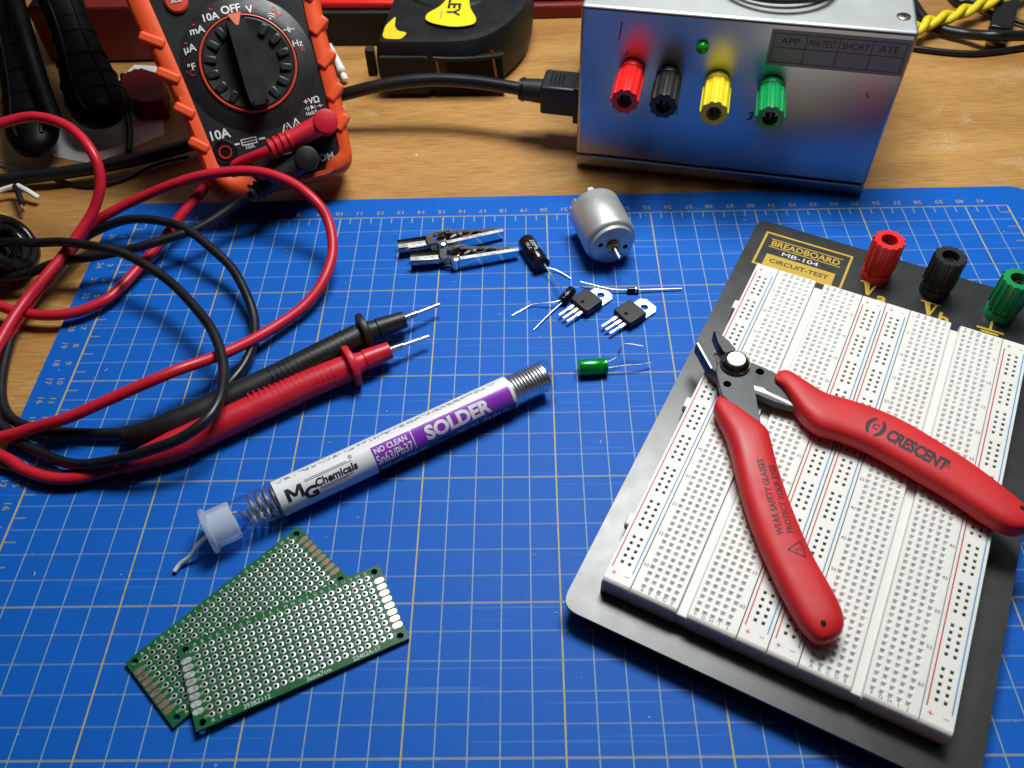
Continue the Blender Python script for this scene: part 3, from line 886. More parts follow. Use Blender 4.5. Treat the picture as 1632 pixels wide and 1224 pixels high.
lead('red_test_lead', 'red multimeter test lead with looped cable and probe, nearest the solder tube', 'red_silicone', 'red_silicone', 0.235, red_path,
     (519, 193), (432, 237), 1.35, None, [(195, 744, 0.5), (235, 728, 0.55), (290, 706, 0.6), (350, 678, 0.62), (441, 636, 0.65), (500, 609, 0.7), (552, 588, 0.72)], (560, 583, 0.75), (621, 558, 0.75), (621, 558, 0.75), (684, 536, 0.6), (20, -10, 0))
black_path = [(370, 330, 1.7), (320, 362, 1.5), (280, 376, 1.5), (235, 390, 1.5), (195, 400, 1.4), (150, 409, 1.3), (92, 418, 1.2), (40, 437, 0.9), (-10, 440, 0.8), (-50, 415, 0.8), (-20, 390, 1.0), (20, 386, 1.5), (60, 387, 1.9), (105, 386, 2.1), (158, 394, 2.2), (191, 402, 2.1), (228, 420, 2.0), (272, 450, 1.8), (311, 490, 1.7), (340, 530, 1.7), (355, 575, 1.7), (355, 615, 1.8), (346, 645, 1.9), (325, 673, 1.9), (287, 699, 1.7), (240, 717, 1.45), (185, 733, 1.1), (120, 740, 0.7), (65, 722, 0.35), (20, 696, 0.4), (-20, 660, 0.4), (-50, 690, 0.3), (-10, 730, 0.3), (40, 748, 0.25), (110, 757, 0.25), (185, 744, 0.25), (260, 705, 0.22), (320, 660, 0.22), (365, 612, 0.5), (390, 580, 0.5), (404, 545, 0.5), (405, 508, 0.55), (393, 470, 0.8), (370, 428, 1.1), (336, 395, 1.4), (298, 366, 1.6), (255, 352, 1.6), (205, 350, 1.4), (162, 364, 1.0), (125, 387, 0.7), (85, 438, 0.5), (48, 478, 0.4), (24, 522, 0.35), (10, 565, 0.35), (2, 613, 0.35), (6, 648, 0.35), (26, 672, 0.35), (73, 686, 0.35), (147, 691, 0.35), (205, 689, 0.4)]
lead('black_test_lead', 'black multimeter test lead with looped cable and probe, farther from the solder tube', 'black_cable', 'black_plastic', 0.21, black_path,
     (489, 252), (403, 309), 1.2, None, [(195, 695, 0.45), (240, 687, 0.5), (295, 670, 0.55), (355, 642, 0.6), (440, 603, 0.65), (500, 573, 0.7), (572, 537, 0.72)], (581, 531, 0.75), (645, 509, 0.75), (645, 507, 0.75), (701, 485, 0.6), (12, -6, 0))

# ------------------------------------------------------------------ breadboard on its base plate
z0 = 0.85
c1 = Vector((P(1210, 349, z0).x, P(1210, 349, z0).y)); c0_ = Vector((P(893, 966, z0).x, P(893, 966, z0).y))
ud = (c1 - c0_).normalized()               # along the long side, away from the camera
nd = Vector((ud.y, -ud.x))                 # to the right
PL = (c1 - c0_).length + 0.0
PT = frame((c0_.x, c0_.y, 0), (nd.x, nd.y, 0), (ud.x, ud.y, 0), (0, 0, 1))
bbt = thing('breadboard', 'white solderless breadboard on black plate with red, black and green terminals', 'breadboard', M=PT)
def PP(px, py, z=z0):
    q = P(px, py, z) - Vector((c0_.x, c0_.y, 0))
    return q.x * nd.x + q.y * nd.y, q.x * ud.x + q.y * ud.y
PW = 12.85
b = MB(); b.prism(rounded([(0, 0), (PW, 0), (PW, PL), (0, PL)], 0.55, 6), z0 - 0.14, z0, 'plate_black', 0.015)
b.build('base_plate', bbt)
for x, y in ((1.2, 1.5), (PW - 1.2, 1.5), (1.2, PL - 1.5), (PW - 1.2, PL - 1.5)):
    b = MB(); b.lathe([(0.55, 0.002), (0.5, z0 - 0.14)], 'black_rubber', Matrix.Translation((x, y, 0)), 20); b.build('rubber_foot', bbt)
# plate printing
b = MB(); zp = z0 + 0.006
q = [PP(*p) for p in ((1224, 371), (1358, 409), (1338, 462), (1198, 420))]
print('plate print', q, PL)
X0, X1 = (q[0][0] + q[3][0]) / 2, (q[1][0] + q[2][0]) / 2; Y1 = (q[0][1] + q[1][1]) / 2; Y0 = Y1 - 2.2
b.stroke([(X0, Y0), (X0, Y1), (X1, Y1), (X1, Y0)], 0.10, zp, 'gold_print', True)
xm = (X0 + X1) / 2
b.text('BREADBOARD', xm, Y1 - 0.62, zp, 0.36, 'gold_print', width=(X1 - X0) * 0.80, bold=0.02)
b.rect(xm - (X1 - X0) * 0.42, Y1 - 0.38, xm + (X1 - X0) * 0.42, Y1 - 0.33, zp, 'gold_print')
b.rect(xm - (X1 - X0) * 0.42, Y1 - 0.91, xm + (X1 - X0) * 0.42, Y1 - 0.86, zp, 'gold_print')
b.text('MB-104', xm - 0.1, Y1 - 1.14, zp, 0.25, 'white_print', width=(X1 - X0) * 0.42)
b.rect(X0 + 0.38, Y0 + 0.0, X1 - 0.38, Y1 - 1.38, zp + 0.0008, 'gold_print')
b.text('CIRCUIT-TEST', xm, Y1 - 1.75, zp + 0.0026, 0.26, 'black_ink', width=(X1 - X0) * 0.68, bold=0.02)
def bigV(x, y, h):
    w = h * 0.9
    b.add([(x - w / 2 + .06, y + h, zp), (x - w / 2 + .30, y + h, zp), (x + .10, y, zp), (x - .04, y, zp)], [(3, 2, 1, 0)], 'gold_print')
    b.add([(x + w / 2 - .15, y + h, zp + .0006), (x + w / 2 - .06, y + h, zp + .0006), (x + .08, y + .0, zp + .0006), (x + .0, y + .02, zp + .0006)], [(3, 2, 1, 0)], 'gold_print')
    b.rect(x - w / 2 - .08, y + h - .03, x - w / 2 + .42, y + h + .04, zp + .0012, 'gold_print'); b.rect(x + w / 2 - .3, y + h - .03, x + w / 2 + .08, y + h + .04, zp + .0012, 'gold_print')
va = PP(1384, 462); bigV(va[0], va[1] - 0.33, 0.75); b.text('a', va[0] + 0.62, va[1] - 0.38, zp, 0.66, 'gold_print', bold=0.03)
vb = PP(1481, 494); bigV(vb[0], vb[1] - 0.33, 0.75); b.text('b', vb[0] + 0.62, vb[1] - 0.26, zp, 0.66, 'gold_print', bold=0.03)
g = PP(1578, 526)
b.rect(g[0] - 0.05, g[1], g[0] + 0.05, g[1] + 0.6, zp, 'gold_print'); b.rect(g[0] - 0.52, g[1] - 0.06, g[0] + 0.52, g[1] + 0.04, zp + .0006, 'gold_print'); b.rect(g[0] - 0.34, g[1] - 0.22, g[0] + 0.34, g[1] - 0.12, zp, 'gold_print')
b.build('plate_print', bbt)
for col_, px in (('red_plastic', (1395, 438)), ('black_plastic', (1488, 464)), ('green_plastic', (1592, 500))):
    x, y = PP(*px)
    binding_post(bbt, Matrix.Translation((x, y, z0)), col_, 2.0, 0.62, col_.split('_')[0] + ' knurled binding post on the plate', 14)
# breadboard strips
ZT_ = z0 + 0.85
bo = PP(958, 922, ZT_); br = PP(1512, 1172, ZT_); bt = PP(1208, 420, ZT_)
print('board', bo, br, bt)
ZB = z0 + 0.003
BX0, BY0 = bo[0] + 0.02, bo[1] - 0.02
BL = 16.5
def holed_top(b, x0, x1, y0, y1, xs, ys, zt, metal, dep=0.05):
    """top sheet with square funnel pits at the crossings of xs and ys"""
    ho, hi, d1 = (0.080, 0.044, 0.045) if metal == 'contact_metal' else (0.060, 0.043, 0.03)
    xb = [x0]; 
    for x in xs: xb += [x - ho, x + ho]
    xb.append(x1)
    yb = [y0]
    for y in ys: yb += [y - ho, y + ho]
    yb.append(y1)
    vs = [(x, y, zt) for y in yb for x in xb]; nx = len(xb)
    fs = []
    for j in range(len(yb) - 1):
        for i in range(nx - 1):
            if i % 2 == 1 and j % 2 == 1: continue
            fs.append((j * nx + i, j * nx + i + 1, (j + 1) * nx + i + 1, (j + 1) * nx + i))
    b.add(vs, fs, 'breadboard_white')
    for y in ys:
        for x in xs:
            o = [(x - ho, y - ho, zt), (x + ho, y - ho, zt), (x + ho, y + ho, zt), (x - ho, y + ho, zt)]
            m = [(x - hi, y - hi, zt - d1), (x + hi, y - hi, zt - d1), (x + hi, y + hi, zt - d1), (x - hi, y + hi, zt - d1)]
            l = [(x - hi, y - hi, zt - d1 - dep), (x + hi, y - hi, zt - d1 - dep), (x + hi, y + hi, zt - d1 - dep), (x - hi, y + hi, zt - d1 - dep)]
            b.add(o + m, [(i, (i + 1) % 4, 4 + (i + 1) % 4, 4 + i) for i in range(4)], 'pit_white')
            b.add(m + l, [(i, (i + 1) % 4, 4 + (i + 1) % 4, 4 + i) for i in range(4)], 'pit_white' if metal == 'contact_metal' else 'contact_dark')
            t = random.uniform(-0.02, 0.03)
            l2 = [(l[0][0], l[0][1], l[0][2] + 0.0), (l[1][0], l[1][1], l[1][2]), (l[2][0], l[2][1], l[2][2] + 0.05 + t), (l[3][0], l[3][1], l[3][2] + 0.05 + t)]
            b.add(l2, [(0, 1, 2, 3)], metal)
PIT = 0.254
def shell(b, x0, x1, y0, y1, zt, bev=0.05, xs=None):
    """sides of a strip, with a rolled lower edge at both ends; the top sheet comes from holed_top"""
    poly = [(x0, y0), (x1, y0), (x1, y1), (x0, y1)]
    lv = [(ZB, 0.03), (ZB + 0.05, 0.0), (zt - 0.18, 0.0), (zt - 0.10, 0.018), (zt - 0.05, 0.05), (zt - 0.017, 0.095), (zt, 0.15)]
    vs = []
    for z, i in lv:
        vs += [(x0 + min(i, 0.012), y0 + i, z), (x1 - min(i, 0.012), y0 + i, z), (x1 - min(i, 0.012), y1 - i, z), (x0 + min(i, 0.012), y1 - i, z)]
    fs = []
    for k in range(len(lv) - 1):
        for i in range(4):
            fs.append((k * 4 + i, k * 4 + (i + 1) % 4, (k + 1) * 4 + (i + 1) % 4, (k + 1) * 4 + i))
    b.add(vs, fs, 'breadboard_white')
zi = ZT_ + 0.004
x = BX0
strip = 0
for unit in range(2):
    for kind in ('rail', 'term', 'rail'):
        b = MB()
        if kind == 'rail':
            w = 0.955
            xa, xb_ = x + 0.006, x + w - 0.006; xc = x + w / 2
            shell(b, xa, xb_, BY0, BY0 + BL, ZT_)
            ys = []
            start = BY0 + BL / 2 - (58 * PIT) / 2
            for gI in range(10):
                for k in range(5): ys.append(start + (gI * 6 + k) * PIT)
            holed_top(b, xa + 0.012, xb_ - 0.012, BY0 + 0.15, BY0 + BL - 0.15, [xc - PIT / 2, xc + PIT / 2], ys, ZT_, 'contact_dark')
            b.rect(xc - 0.375, ys[0] - 0.28, xc - 0.335, ys[-1] + 0.28, zi, 'rail_red')
            b.rect(xc + 0.325, ys[0] - 0.28, xc + 0.365, ys[-1] + 0.28, zi, 'rail_blue')
            for yy in (BY0 + 0.42, BY0 + BL - 0.42):
                b.rect(xc - 0.30, yy - 0.013, xc - 0.14, yy + 0.013, zi, 'rail_red'); b.rect(xc - 0.233, yy - 0.08, xc - 0.207, yy + 0.08, zi + .0006, 'rail_red')
                b.rect(xc + 0.14, yy - 0.012, xc + 0.30, yy + 0.012, zi, 'rail_blue')
            b.build('power_rail', bbt)
        else:
            w = 3.49
            xa, xb_ = x + 0.004, x + w - 0.004; xc = x + w / 2
            gw = 0.17                                   # half width of the centre channel
            ys = [BY0 + BL / 2 + (k - 31) * PIT for k in range(63)]
            for sgn in (-1, 1):
                ha, hb = (xa, xc - gw) if sgn < 0 else (xc + gw, xb_)
                shell(b, ha, hb, BY0, BY0 + BL, ZT_ )
                xs = [xc + sgn * (0.381 + PIT * k) for k in range(5)]; xs.sort()
                holed_top(b, ha + 0.012, hb - 0.012, BY0 + 0.15, BY0 + BL - 0.15, xs, ys, ZT_, 'contact_metal')
                letters = 'ABCDE' if sgn < 0 else 'FGHIJ'
                for xx, ch in zip(xs, letters):
                    b.text(ch, xx, BY0 + 0.24, zi, 0.13, 'ink_soft', rot=0, res=2); b.text(ch, xx, BY0 + BL - 0.22, zi, 0.13, 'ink_soft', rot=0, res=2)
                for r_ in [1] + list(range(5, 64, 5)):
                    b.text(str(r_), xc + sgn * 1.60, ys[63 - r_], zi, 0.13, 'ink_soft', rot=0, res=2)
            b.box((xc, BY0 + BL / 2 - 0.14, (ZB + ZT_ - 0.14) / 2), (2 * gw, BL - 0.36, ZT_ - 0.14 - ZB), 'breadboard_white', 0.04)
            b.build('terminal_strip', bbt)
        x += w
BXE = x
for yy in (2.6, 8.2, 13.9):
    b = MB(); b.box((BX0 - 0.09, BY0 + yy, ZB + 0.42), (0.19, 0.5, 0.42), 'breadboard_white', 0.06); b.build('joining_lug', bbt)

# ------------------------------------------------------------------ flush cutters lying open on the breadboard
ct = thing('flush_cutters', 'open flush cutters with red grips lying across the breadboard', 'cutters', (31.5, -12.5, 1.7))
CTO = (31.5, -12.5, 1.7)
HZ = 2.2; HT = 0.48
def grip(left, right, thick, endcap):
    st = []
    for i, (l, r_, t) in enumerate(zip(left, right, thick)):
        q = i / (len(thick) - 1)
        if endcap == 1: zl = zr = HZ + 0.26 - 0.46 * q
        else: zl, zr = HZ + 0.28, HZ + 0.28 - 0.5 * min(1, q * 2.6)
        a = P(*l, zl); c = P(*r_, zr)
        st.append((a.x, a.y, c.x, c.y, t * 0.86))
    st = crom(st, 5)
    n = 36; ex = 2 / 2.9
    vs = []; fs = []
    for s in st:
        a = Vector((s[0], s[1], HZ)); c = Vector((s[2], s[3], HZ)); m = (a + c) / 2; h = (c - a) / 2
        for j in range(n):
            th = 2 * PI * j / n
            cx_, sx_ = cos(th), sin(th)
            X = math.copysign(abs(cx_) ** ex, cx_); Zz = math.copysign(abs(sx_) ** ex, sx_)
            vs.append(m + h * X + Vector((0, 0, Zz * s[4])))
    for i in range(len(st) - 1):
        for j in range(n):
            fs.append((i * n + j, i * n + (j + 1) % n, (i + 1) * n + (j + 1) % n, (i + 1) * n + j))
    fs.append(tuple(range(n))[::-1]); fs.append(tuple((len(st) - 1) * n + j for j in range(n)))
    return vs, fs
gl = [(1139, 643), (1140, 650), (1147, 668), (1157, 690), (1166, 720), (1175, 760), (1187, 805), (1202, 848), (1219, 890), (1238, 932), (1256, 968), (1272, 996), (1285, 1014), (1297, 1026), (1306, 1030)]
gr = [(1146, 629), (1160, 632), (1194, 660), (1221, 683), (1228, 700), (1238, 742), (1255, 795), (1276, 850), (1299, 900), (1320, 938), (1334, 966), (1341, 988), (1341, 1004), (1336, 1016), (1326, 1025)]
tk = [0.30, 0.40, 0.50, 0.55, 0.56, 0.56, 0.56, 0.56, 0.56, 0.56, 0.55, 0.53, 0.47, 0.36, 0.2]
vs, fs = grip(gl, gr, tk, 1)
bva = BVHTree.FromPolygons([Vector(v) for v in vs], fs)
def draper(bv):
    def fn(x, y, z):
        h = bv.ray_cast(Vector((x, y, 9)), Vector((0, 0, -1)))
        return (x, y, (h[0].z if h[0] else HZ + HT) + 0.006)
    return fn
b = MB(); b.add(vs, fs, 'red_grip'); g1 = b.build('grip', ct, CTO, sharp=60)
b = MB()
p = P(1234, 800, 2.68); q = P(1222, 742, 2.68); r_ = P(1252, 850, 2.68); d = (q - r_); an = math.atan2(d.y, d.x)
a = P(1227, 790, 2.68); c = P(1245, 793, 2.68)
# two lines of small lettering running along the grip, read from its far end
b.text('WEAR SAFETY GLASSES', a.x, a.y, 2.68, 0.22, 'black_ink', rot=an, bold=0.02, width=2.9, fn=draper(bva), cut=0.1)
b.text('PROTECT YOUR EYES', c.x, c.y, 2.68, 0.22, 'black_ink', rot=an, bold=0.02, width=2.6, fn=draper(bva), cut=0.1)
e = P(1272, 875, 2.68)
fnA = draper(bva)
for i in range(3):
    ang = an + PI / 2 + 2 * PI * i / 3; ang2 = ang + 2 * PI / 3
    a_ = e + Vector((cos(ang), sin(ang), 0)) * 0.33; b_ = e + Vector((cos(ang2), sin(ang2), 0)) * 0.33
    w = Vector((-(b_ - a_).y, (b_ - a_).x, 0)).normalized() * 0.02
    for k in range(8):
        p_, q_ = a_ + (b_ - a_) * (k / 8), a_ + (b_ - a_) * ((k + 1) / 8)
        b.quad([fnA(*(p_ + w)), fnA(*(p_ - w)), fnA(*(q_ - w)), fnA(*(q_ + w))], 'black_ink')
b.text('S', e.x, e.y, 2.68, 0.2, 'black_ink', rot=an, fn=fnA, cut=0.1)
b.build('warning_print', g1, CTO)
h_ = P(1314, 990, HZ + 0.55)
b = MB(); hz = fnA(h_.x, h_.y, 0)[2]
b.lathe([(0.085, -0.05), (0.085, 0.012), (0, 0.012)], 'dark_hole', Matrix.Translation((h_.x, h_.y, hz)), 18)
b.build('grip_hole', g1, CTO)
gu = [(1236, 597), (1243, 588), (1258, 588), (1282, 603), (1315, 623), (1352, 634), (1395, 648), (1440, 668), (1490, 697), (1540, 729), (1585, 762), (1620, 790), (1643, 812), (1652, 826), (1654, 834)]
gd = [(1238, 605), (1250, 620), (1264, 645), (1278, 668), (1300, 690), (1335, 704), (1377, 722), (1420, 745), (1468, 773), (1515, 801), (1557, 830), (1590, 849), (1615, 856), (1635, 852), (1647, 845)]
tk2 = [0.28, 0.40, 0.50, 0.55, 0.56, 0.56, 0.56, 0.56, 0.56, 0.56, 0.56, 0.54, 0.48, 0.36, 0.2]
vs, fs = grip(gu, gd, tk2, 2)
fs = [f[::-1] for f in fs]
bvb = BVHTree.FromPolygons([Vector(v) for v in vs], fs)
fnB = draper(bvb)
b = MB(); b.add(vs, fs, 'red_grip'); g2 = b.build('grip', ct, CTO, sharp=60)
b = MB()
a = P(1416, 691, 2.68); c = P(1510, 743, 2.68); d = c - a; an2 = math.atan2(d.y, d.x); m = (a + c) / 2
b.text('CRESCENT', m.x, m.y, 2.68, 0.48, 'black_ink', rot=an2, width=d.length * 1.02, bold=0.05, fn=fnB, cut=0.12)
e = P(1396, 680, 2.68); 
b.text('(', e.x - 0.2 * cos(an2), e.y - 0.2 * sin(an2), 2.68, 0.52, 'black_ink', rot=an2, bold=0.05, fn=fnB, cut=0.1)
b.text(')', e.x + 0.2 * cos(an2), e.y + 0.2 * sin(an2), 2.68, 0.52, 'black_ink', rot=an2, bold=0.05, fn=fnB, cut=0.1)
b.text('C', e.x, e.y, 2.68, 0.24, 'black_ink', rot=an2, bold=0.03, fn=fnB, cut=0.1)
e = P(1510, 742, 2.68); b.text('®', e.x, e.y, 2.68, 0.2, 'black_ink', rot=an2, fn=fnB, cut=0.1)
e = P(1490, 745, 2.68); b.text('BRAND', e.x, e.y, 2.68, 0.14, 'rail_red', rot=an2, fn=fnB, cut=0.1)
b.build('maker_print', g2, CTO)
h_ = P(1631, 808, HZ + 0.5)
b = MB(); hz = fnB(h_.x, h_.y, 0)[2]
b.lathe([(0.085, -0.05), (0.085, 0.012), (0, 0.012)], 'dark_hole', Matrix.Translation((h_.x, h_.y, hz)), 18); b.build('grip_hole', g2, CTO)
def zp3(pts, z):   # enlarged-crop pixels -> polygon at height z
    return [(P(1100 + x / 6.8, 520 + y / 6.8, z).x, P(1100 + x / 6.8, 520 + y / 6.8, z).y) for x, y in pts]
# lower plate: left jaw and right-hand arm
b = MB()
low = zp3([(62, 182), (92, 166), (165, 245), (250, 320), (330, 330), (480, 330), (625, 380), (780, 440), (925, 508), (1060, 620), (1120, 790), (1180, 890), (1060, 860), (900, 810), (700, 720), (560, 690), (420, 640), (300, 560), (210, 455)], 2.25)
b.prism(low, 1.92, 2.26, 'blade_steel', 0.025)
jaw = zp3([(62, 182), (92, 166), (165, 245), (290, 370), (300, 545), (210, 455)], 2.35)
b.prism(jaw, 1.8, 2.44, 'blade_steel', 0.04)
ed = zp3([(66, 184), (88, 172), (240, 450), (225, 462)], 2.45)
b.prism(ed, 2.435, 2.46, 'edge_steel')
b.build('lower_blade', ct, CTO)
b = MB()
upz = 2.56
up = zp3([(300, 400), (350, 340), (385, 300), (400, 262), (470, 258), (560, 290), (615, 345), (628, 400), (622, 470), (655, 545), (690, 660), (720, 800), (765, 1040), (640, 1000), (480, 850), (350, 760), (322, 640), (285, 520), (280, 450)], upz)
b.prism(up, 2.27, upz, 'blade_steel', 0.025)
jaw = zp3([(252, 62), (296, 66), (400, 160), (490, 255), (470, 330), (385, 310), (345, 285), (300, 185)], upz)
b.prism(jaw, 2.05, upz + 0.08, 'blade_steel', 0.04)
ed = zp3([(690, 640), (800, 670), (830, 700), (1110, 830), (1165, 880), (1130, 870), (820, 730), (700, 690)], 2.27)
b.build('upper_blade', ct, CTO)
b = MB(); b.prism(ed, 2.258, 2.268, 'edge_steel'); b.build('ground_edge', ct, CTO)
pv = P(1100 + 485 / 6.8, 520 + 415 / 6.8, upz)
b = MB()
b.lathe([(0.57, 0), (0.57, 0.08), (0.5, 0.22), (0.36, 0.30), (0.33, 0.32), (0, 0.33)], 'nickel_dark', Matrix.Translation((pv.x, pv.y, upz)), 40)
b.lathe([(0.33, 0.322), (0.32, 0.345), (0, 0.35)], 'tin_lead', Matrix.Translation((pv.x, pv.y, upz)), 40)
b.build('pivot', ct, CTO)
for (hx, hy), z, r_ in (((757, 492), 2.26, 0.16), ((402, 625), upz, 0.15)):
    p = P(1100 + hx / 6.8, 520 + hy / 6.8, z)
    b = MB(); b.lathe([(r_, 0.001), (0, 0.001)], 'dark_hole', Matrix.Translation((p.x, p.y, z)), 20)
    b.lathe([(r_ * 0.7, 0.003), (0, 0.003)], 'white_plastic' if z < 2.4 else 'black_plastic', Matrix.Translation((p.x + 0.0, p.y - r_ * 0.25, z)), 16)
    b.build('rivet_hole', ct, CTO)

# ------------------------------------------------------------------ solder tube
TA = P(330, 848, 0.74); TB = P(876, 596, 0.70)
ta = (TB - TA).normalized(); th_ = Vector((ta.y, -ta.x, 0)).normalized(); tu = th_.cross(ta) * -1
if tu.z < 0: tu = -tu
TLn = (TB - TA).length
st = thing('solder_tube', 'clear tube of solder wire with a purple and white label', 'solder', TA)
RT = 0.67
def TP(s, th, r=RT):
    return TA + ta * s + th_ * (r * cos(th)) + tu * (r * sin(th))
TFm = frame(TA, th_, tu, ta)
b = MB()
b.lathe([(RT - 0.02, 0.9), (RT, 1.2), (RT, TLn - 0.12), (RT - 0.03, TLn - 0.05), (RT - 0.12, TLn - 0.01), (0.3, TLn), (0, TLn)], 'clear_plastic', TFm, 48, caps=False)
b.build('clear_tube', st, TA)
b = MB()
b.lathe([(0.0, -0.02), (0.2, -0.02), (0.80, -0.02), (0.83, 0.02), (0.83, 0.12), (0.80, 0.15), (0.74, 0.17), (0.70, 0.22), (0.695, 0.98), (0.66, 1.02), (0.60, 1.02), (0.58, 0.2), (0, 0.2)], 'milky_plastic', TFm, 48)
b.build('end_cap', st, TA)
# coil of solder and the free end that leaves through the cap
b = MB()
pts = []
rc = 0.52
s = 13.85; a = 0.0
def coil(s0, s1, turns, rc):
    n_ = int(turns * 14)
    return [tuple(TP(s0 + (s1 - s0) * i / n_, 2 * PI * turns * i / n_, rc)) for i in range(n_ + 1)]
b.tube(coil(TLn - 0.3, 12.0, 13, 0.54), 0.076, 'solder_wire', 8)
b.build('solder_coil', st, TA); b = MB()
b.tube(coil(2.9, 1.5, 5.2, 0.53) + crom([tuple(TP(1.5, 2 * PI * 5.2, 0.53)), tuple(TP(1.38, 4.3, 0.4)), tuple(TP(1.2, PI * 0.7, 0.2)), tuple(TP(0.9, PI * 0.6, 0.25)), tuple(TP(0.2, PI * 0.3, 0.1))], 6)[1:], 0.062, 'solder_wire', 8)
b.build('solder_coil', st, TA); b = MB()
b.tube(crom([tuple(TP(0.2, PI * 0.3, 0.1)), tuple(TP(-0.05, -0.4, 0.12)), tuple(P(316, 868, 0.6)), tuple(P(304, 886, 0.3)), tuple(P(288, 898, 0.16)), tuple(P(278, 911, 0.1))], 6), 0.085, 'solder_dull', 10)
b.build('solder_end', st, TA)
# label: bands of colour round the tube
b = MB()
def band(s0, s1, t0, t1, m, lift):
    n_ = max(3, int(abs(t1 - t0) / rad(5)))
    vs = []; fs = []
    for i in range(n_ + 1):
        t = t0 + (t1 - t0) * i / n_
        vs += [TP(s0, t, RT + lift), TP(s1, t, RT + lift)]
    for i in range(n_): fs.append((2 * i, 2 * i + 1, 2 * i + 3, 2 * i + 2))
    b.add(vs, fs, m)
S0, S1, SE = 2.62, 6.28, 12.2
band(S0, SE, rad(-150), rad(209), 'label_white', 0.012)
D_ = rad
band(S1, 7.86, D_(14), D_(80), 'label_purple', 0.016); band(7.90, SE - 0.14, D_(14), D_(80), 'label_purple', 0.016)
band(S1, SE - 0.06, D_(-75), D_(13), 'label_navy', 0.016)
def tt(s, pos, th, h, m, lift=0.022, width=None, bold=0.0, **k):
    b.text(s, pos, D_(th) * RT, 0, h, m, width=width, bold=bold, cut=0.05, fn=lambda x, y, z: TP(x, y / RT, RT + lift), **k)
tt('SOLDER', 9.75, 46, 0.52, 'label_white', width=2.75, bold=0.045)
tt('NO CLEAN', 7.02, 63, 0.20, 'label_white', width=1.30, bold=0.03)
tt('Sn63/Pb37', 7.06, 33, 0.36, 'label_white', width=1.45, bold=0.012)
tt('CAT. NO. 4860-18G', 7.35, 2, 0.13, 'label_white', width=1.9, bold=0.01)
tt('NET WT. 18 g (0.6 oz)', 10.7, 2, 0.14, 'label_white', width=2.2, bold=0.01)
def strokes(pts, w, m, lift=0.022):
    for (xa, ya), (xb, yb) in pts:
        k = 8
        for i in range(k):
            c_ = []
            for t_, sg in ((i / k, -1), (i / k, 1), ((i + 1) / k, 1), ((i + 1) / k, -1)):
                c_.append(TP(xa + (xb - xa) * t_ + sg * w / 2, (ya + (yb - ya) * t_) / RT, RT + lift))
            b.add(c_, [(0, 1, 2, 3)], m)
    return 0
y_ = D_(52) * RT
strokes([((2.98, y_ - .23), (2.98, y_ + .23)), ((3.00, y_ + .23), (3.23, y_ - .12)), ((3.46, y_ + .23), (3.23, y_ - .12)), ((3.48, y_ - .23), (3.48, y_ + .23))], 0.13, 'navy_ink')
tt('G', 3.78, 32, 0.42, 'navy_ink', bold=0.035, width=0.5)
tt('Chemicals', 4.82, 51, 0.27, 'navy_ink', width=1.62, bold=0.03, skew=0.1)
tt('®', 5.5, 82, 0.15, 'navy_ink')
for th, a0, a1 in ((73, 3.7, 5.3), (68, 3.7, 5.5), (33, 4.1, 5.4), (28, 4.1, 5.2)):
    band(a0, a1, D_(th), D_(th + 1.6), 'navy_ink', 0.02)
# fine print along the upper edge, too small to read: broken strokes
rl = random.Random(5)
for th in (104, 108.5, 113):
    q_ = 2.8
    while q_ < 11.6:
        L_ = rl.uniform(0.06, 0.26)
        if rl.random() < 0.8: band(q_, q_ + L_, D_(th), D_(th + 1.8), 'navy_ink', 0.02)
        q_ += L_ + rl.uniform(0.04, 0.12)
b.build('label', st, TA)

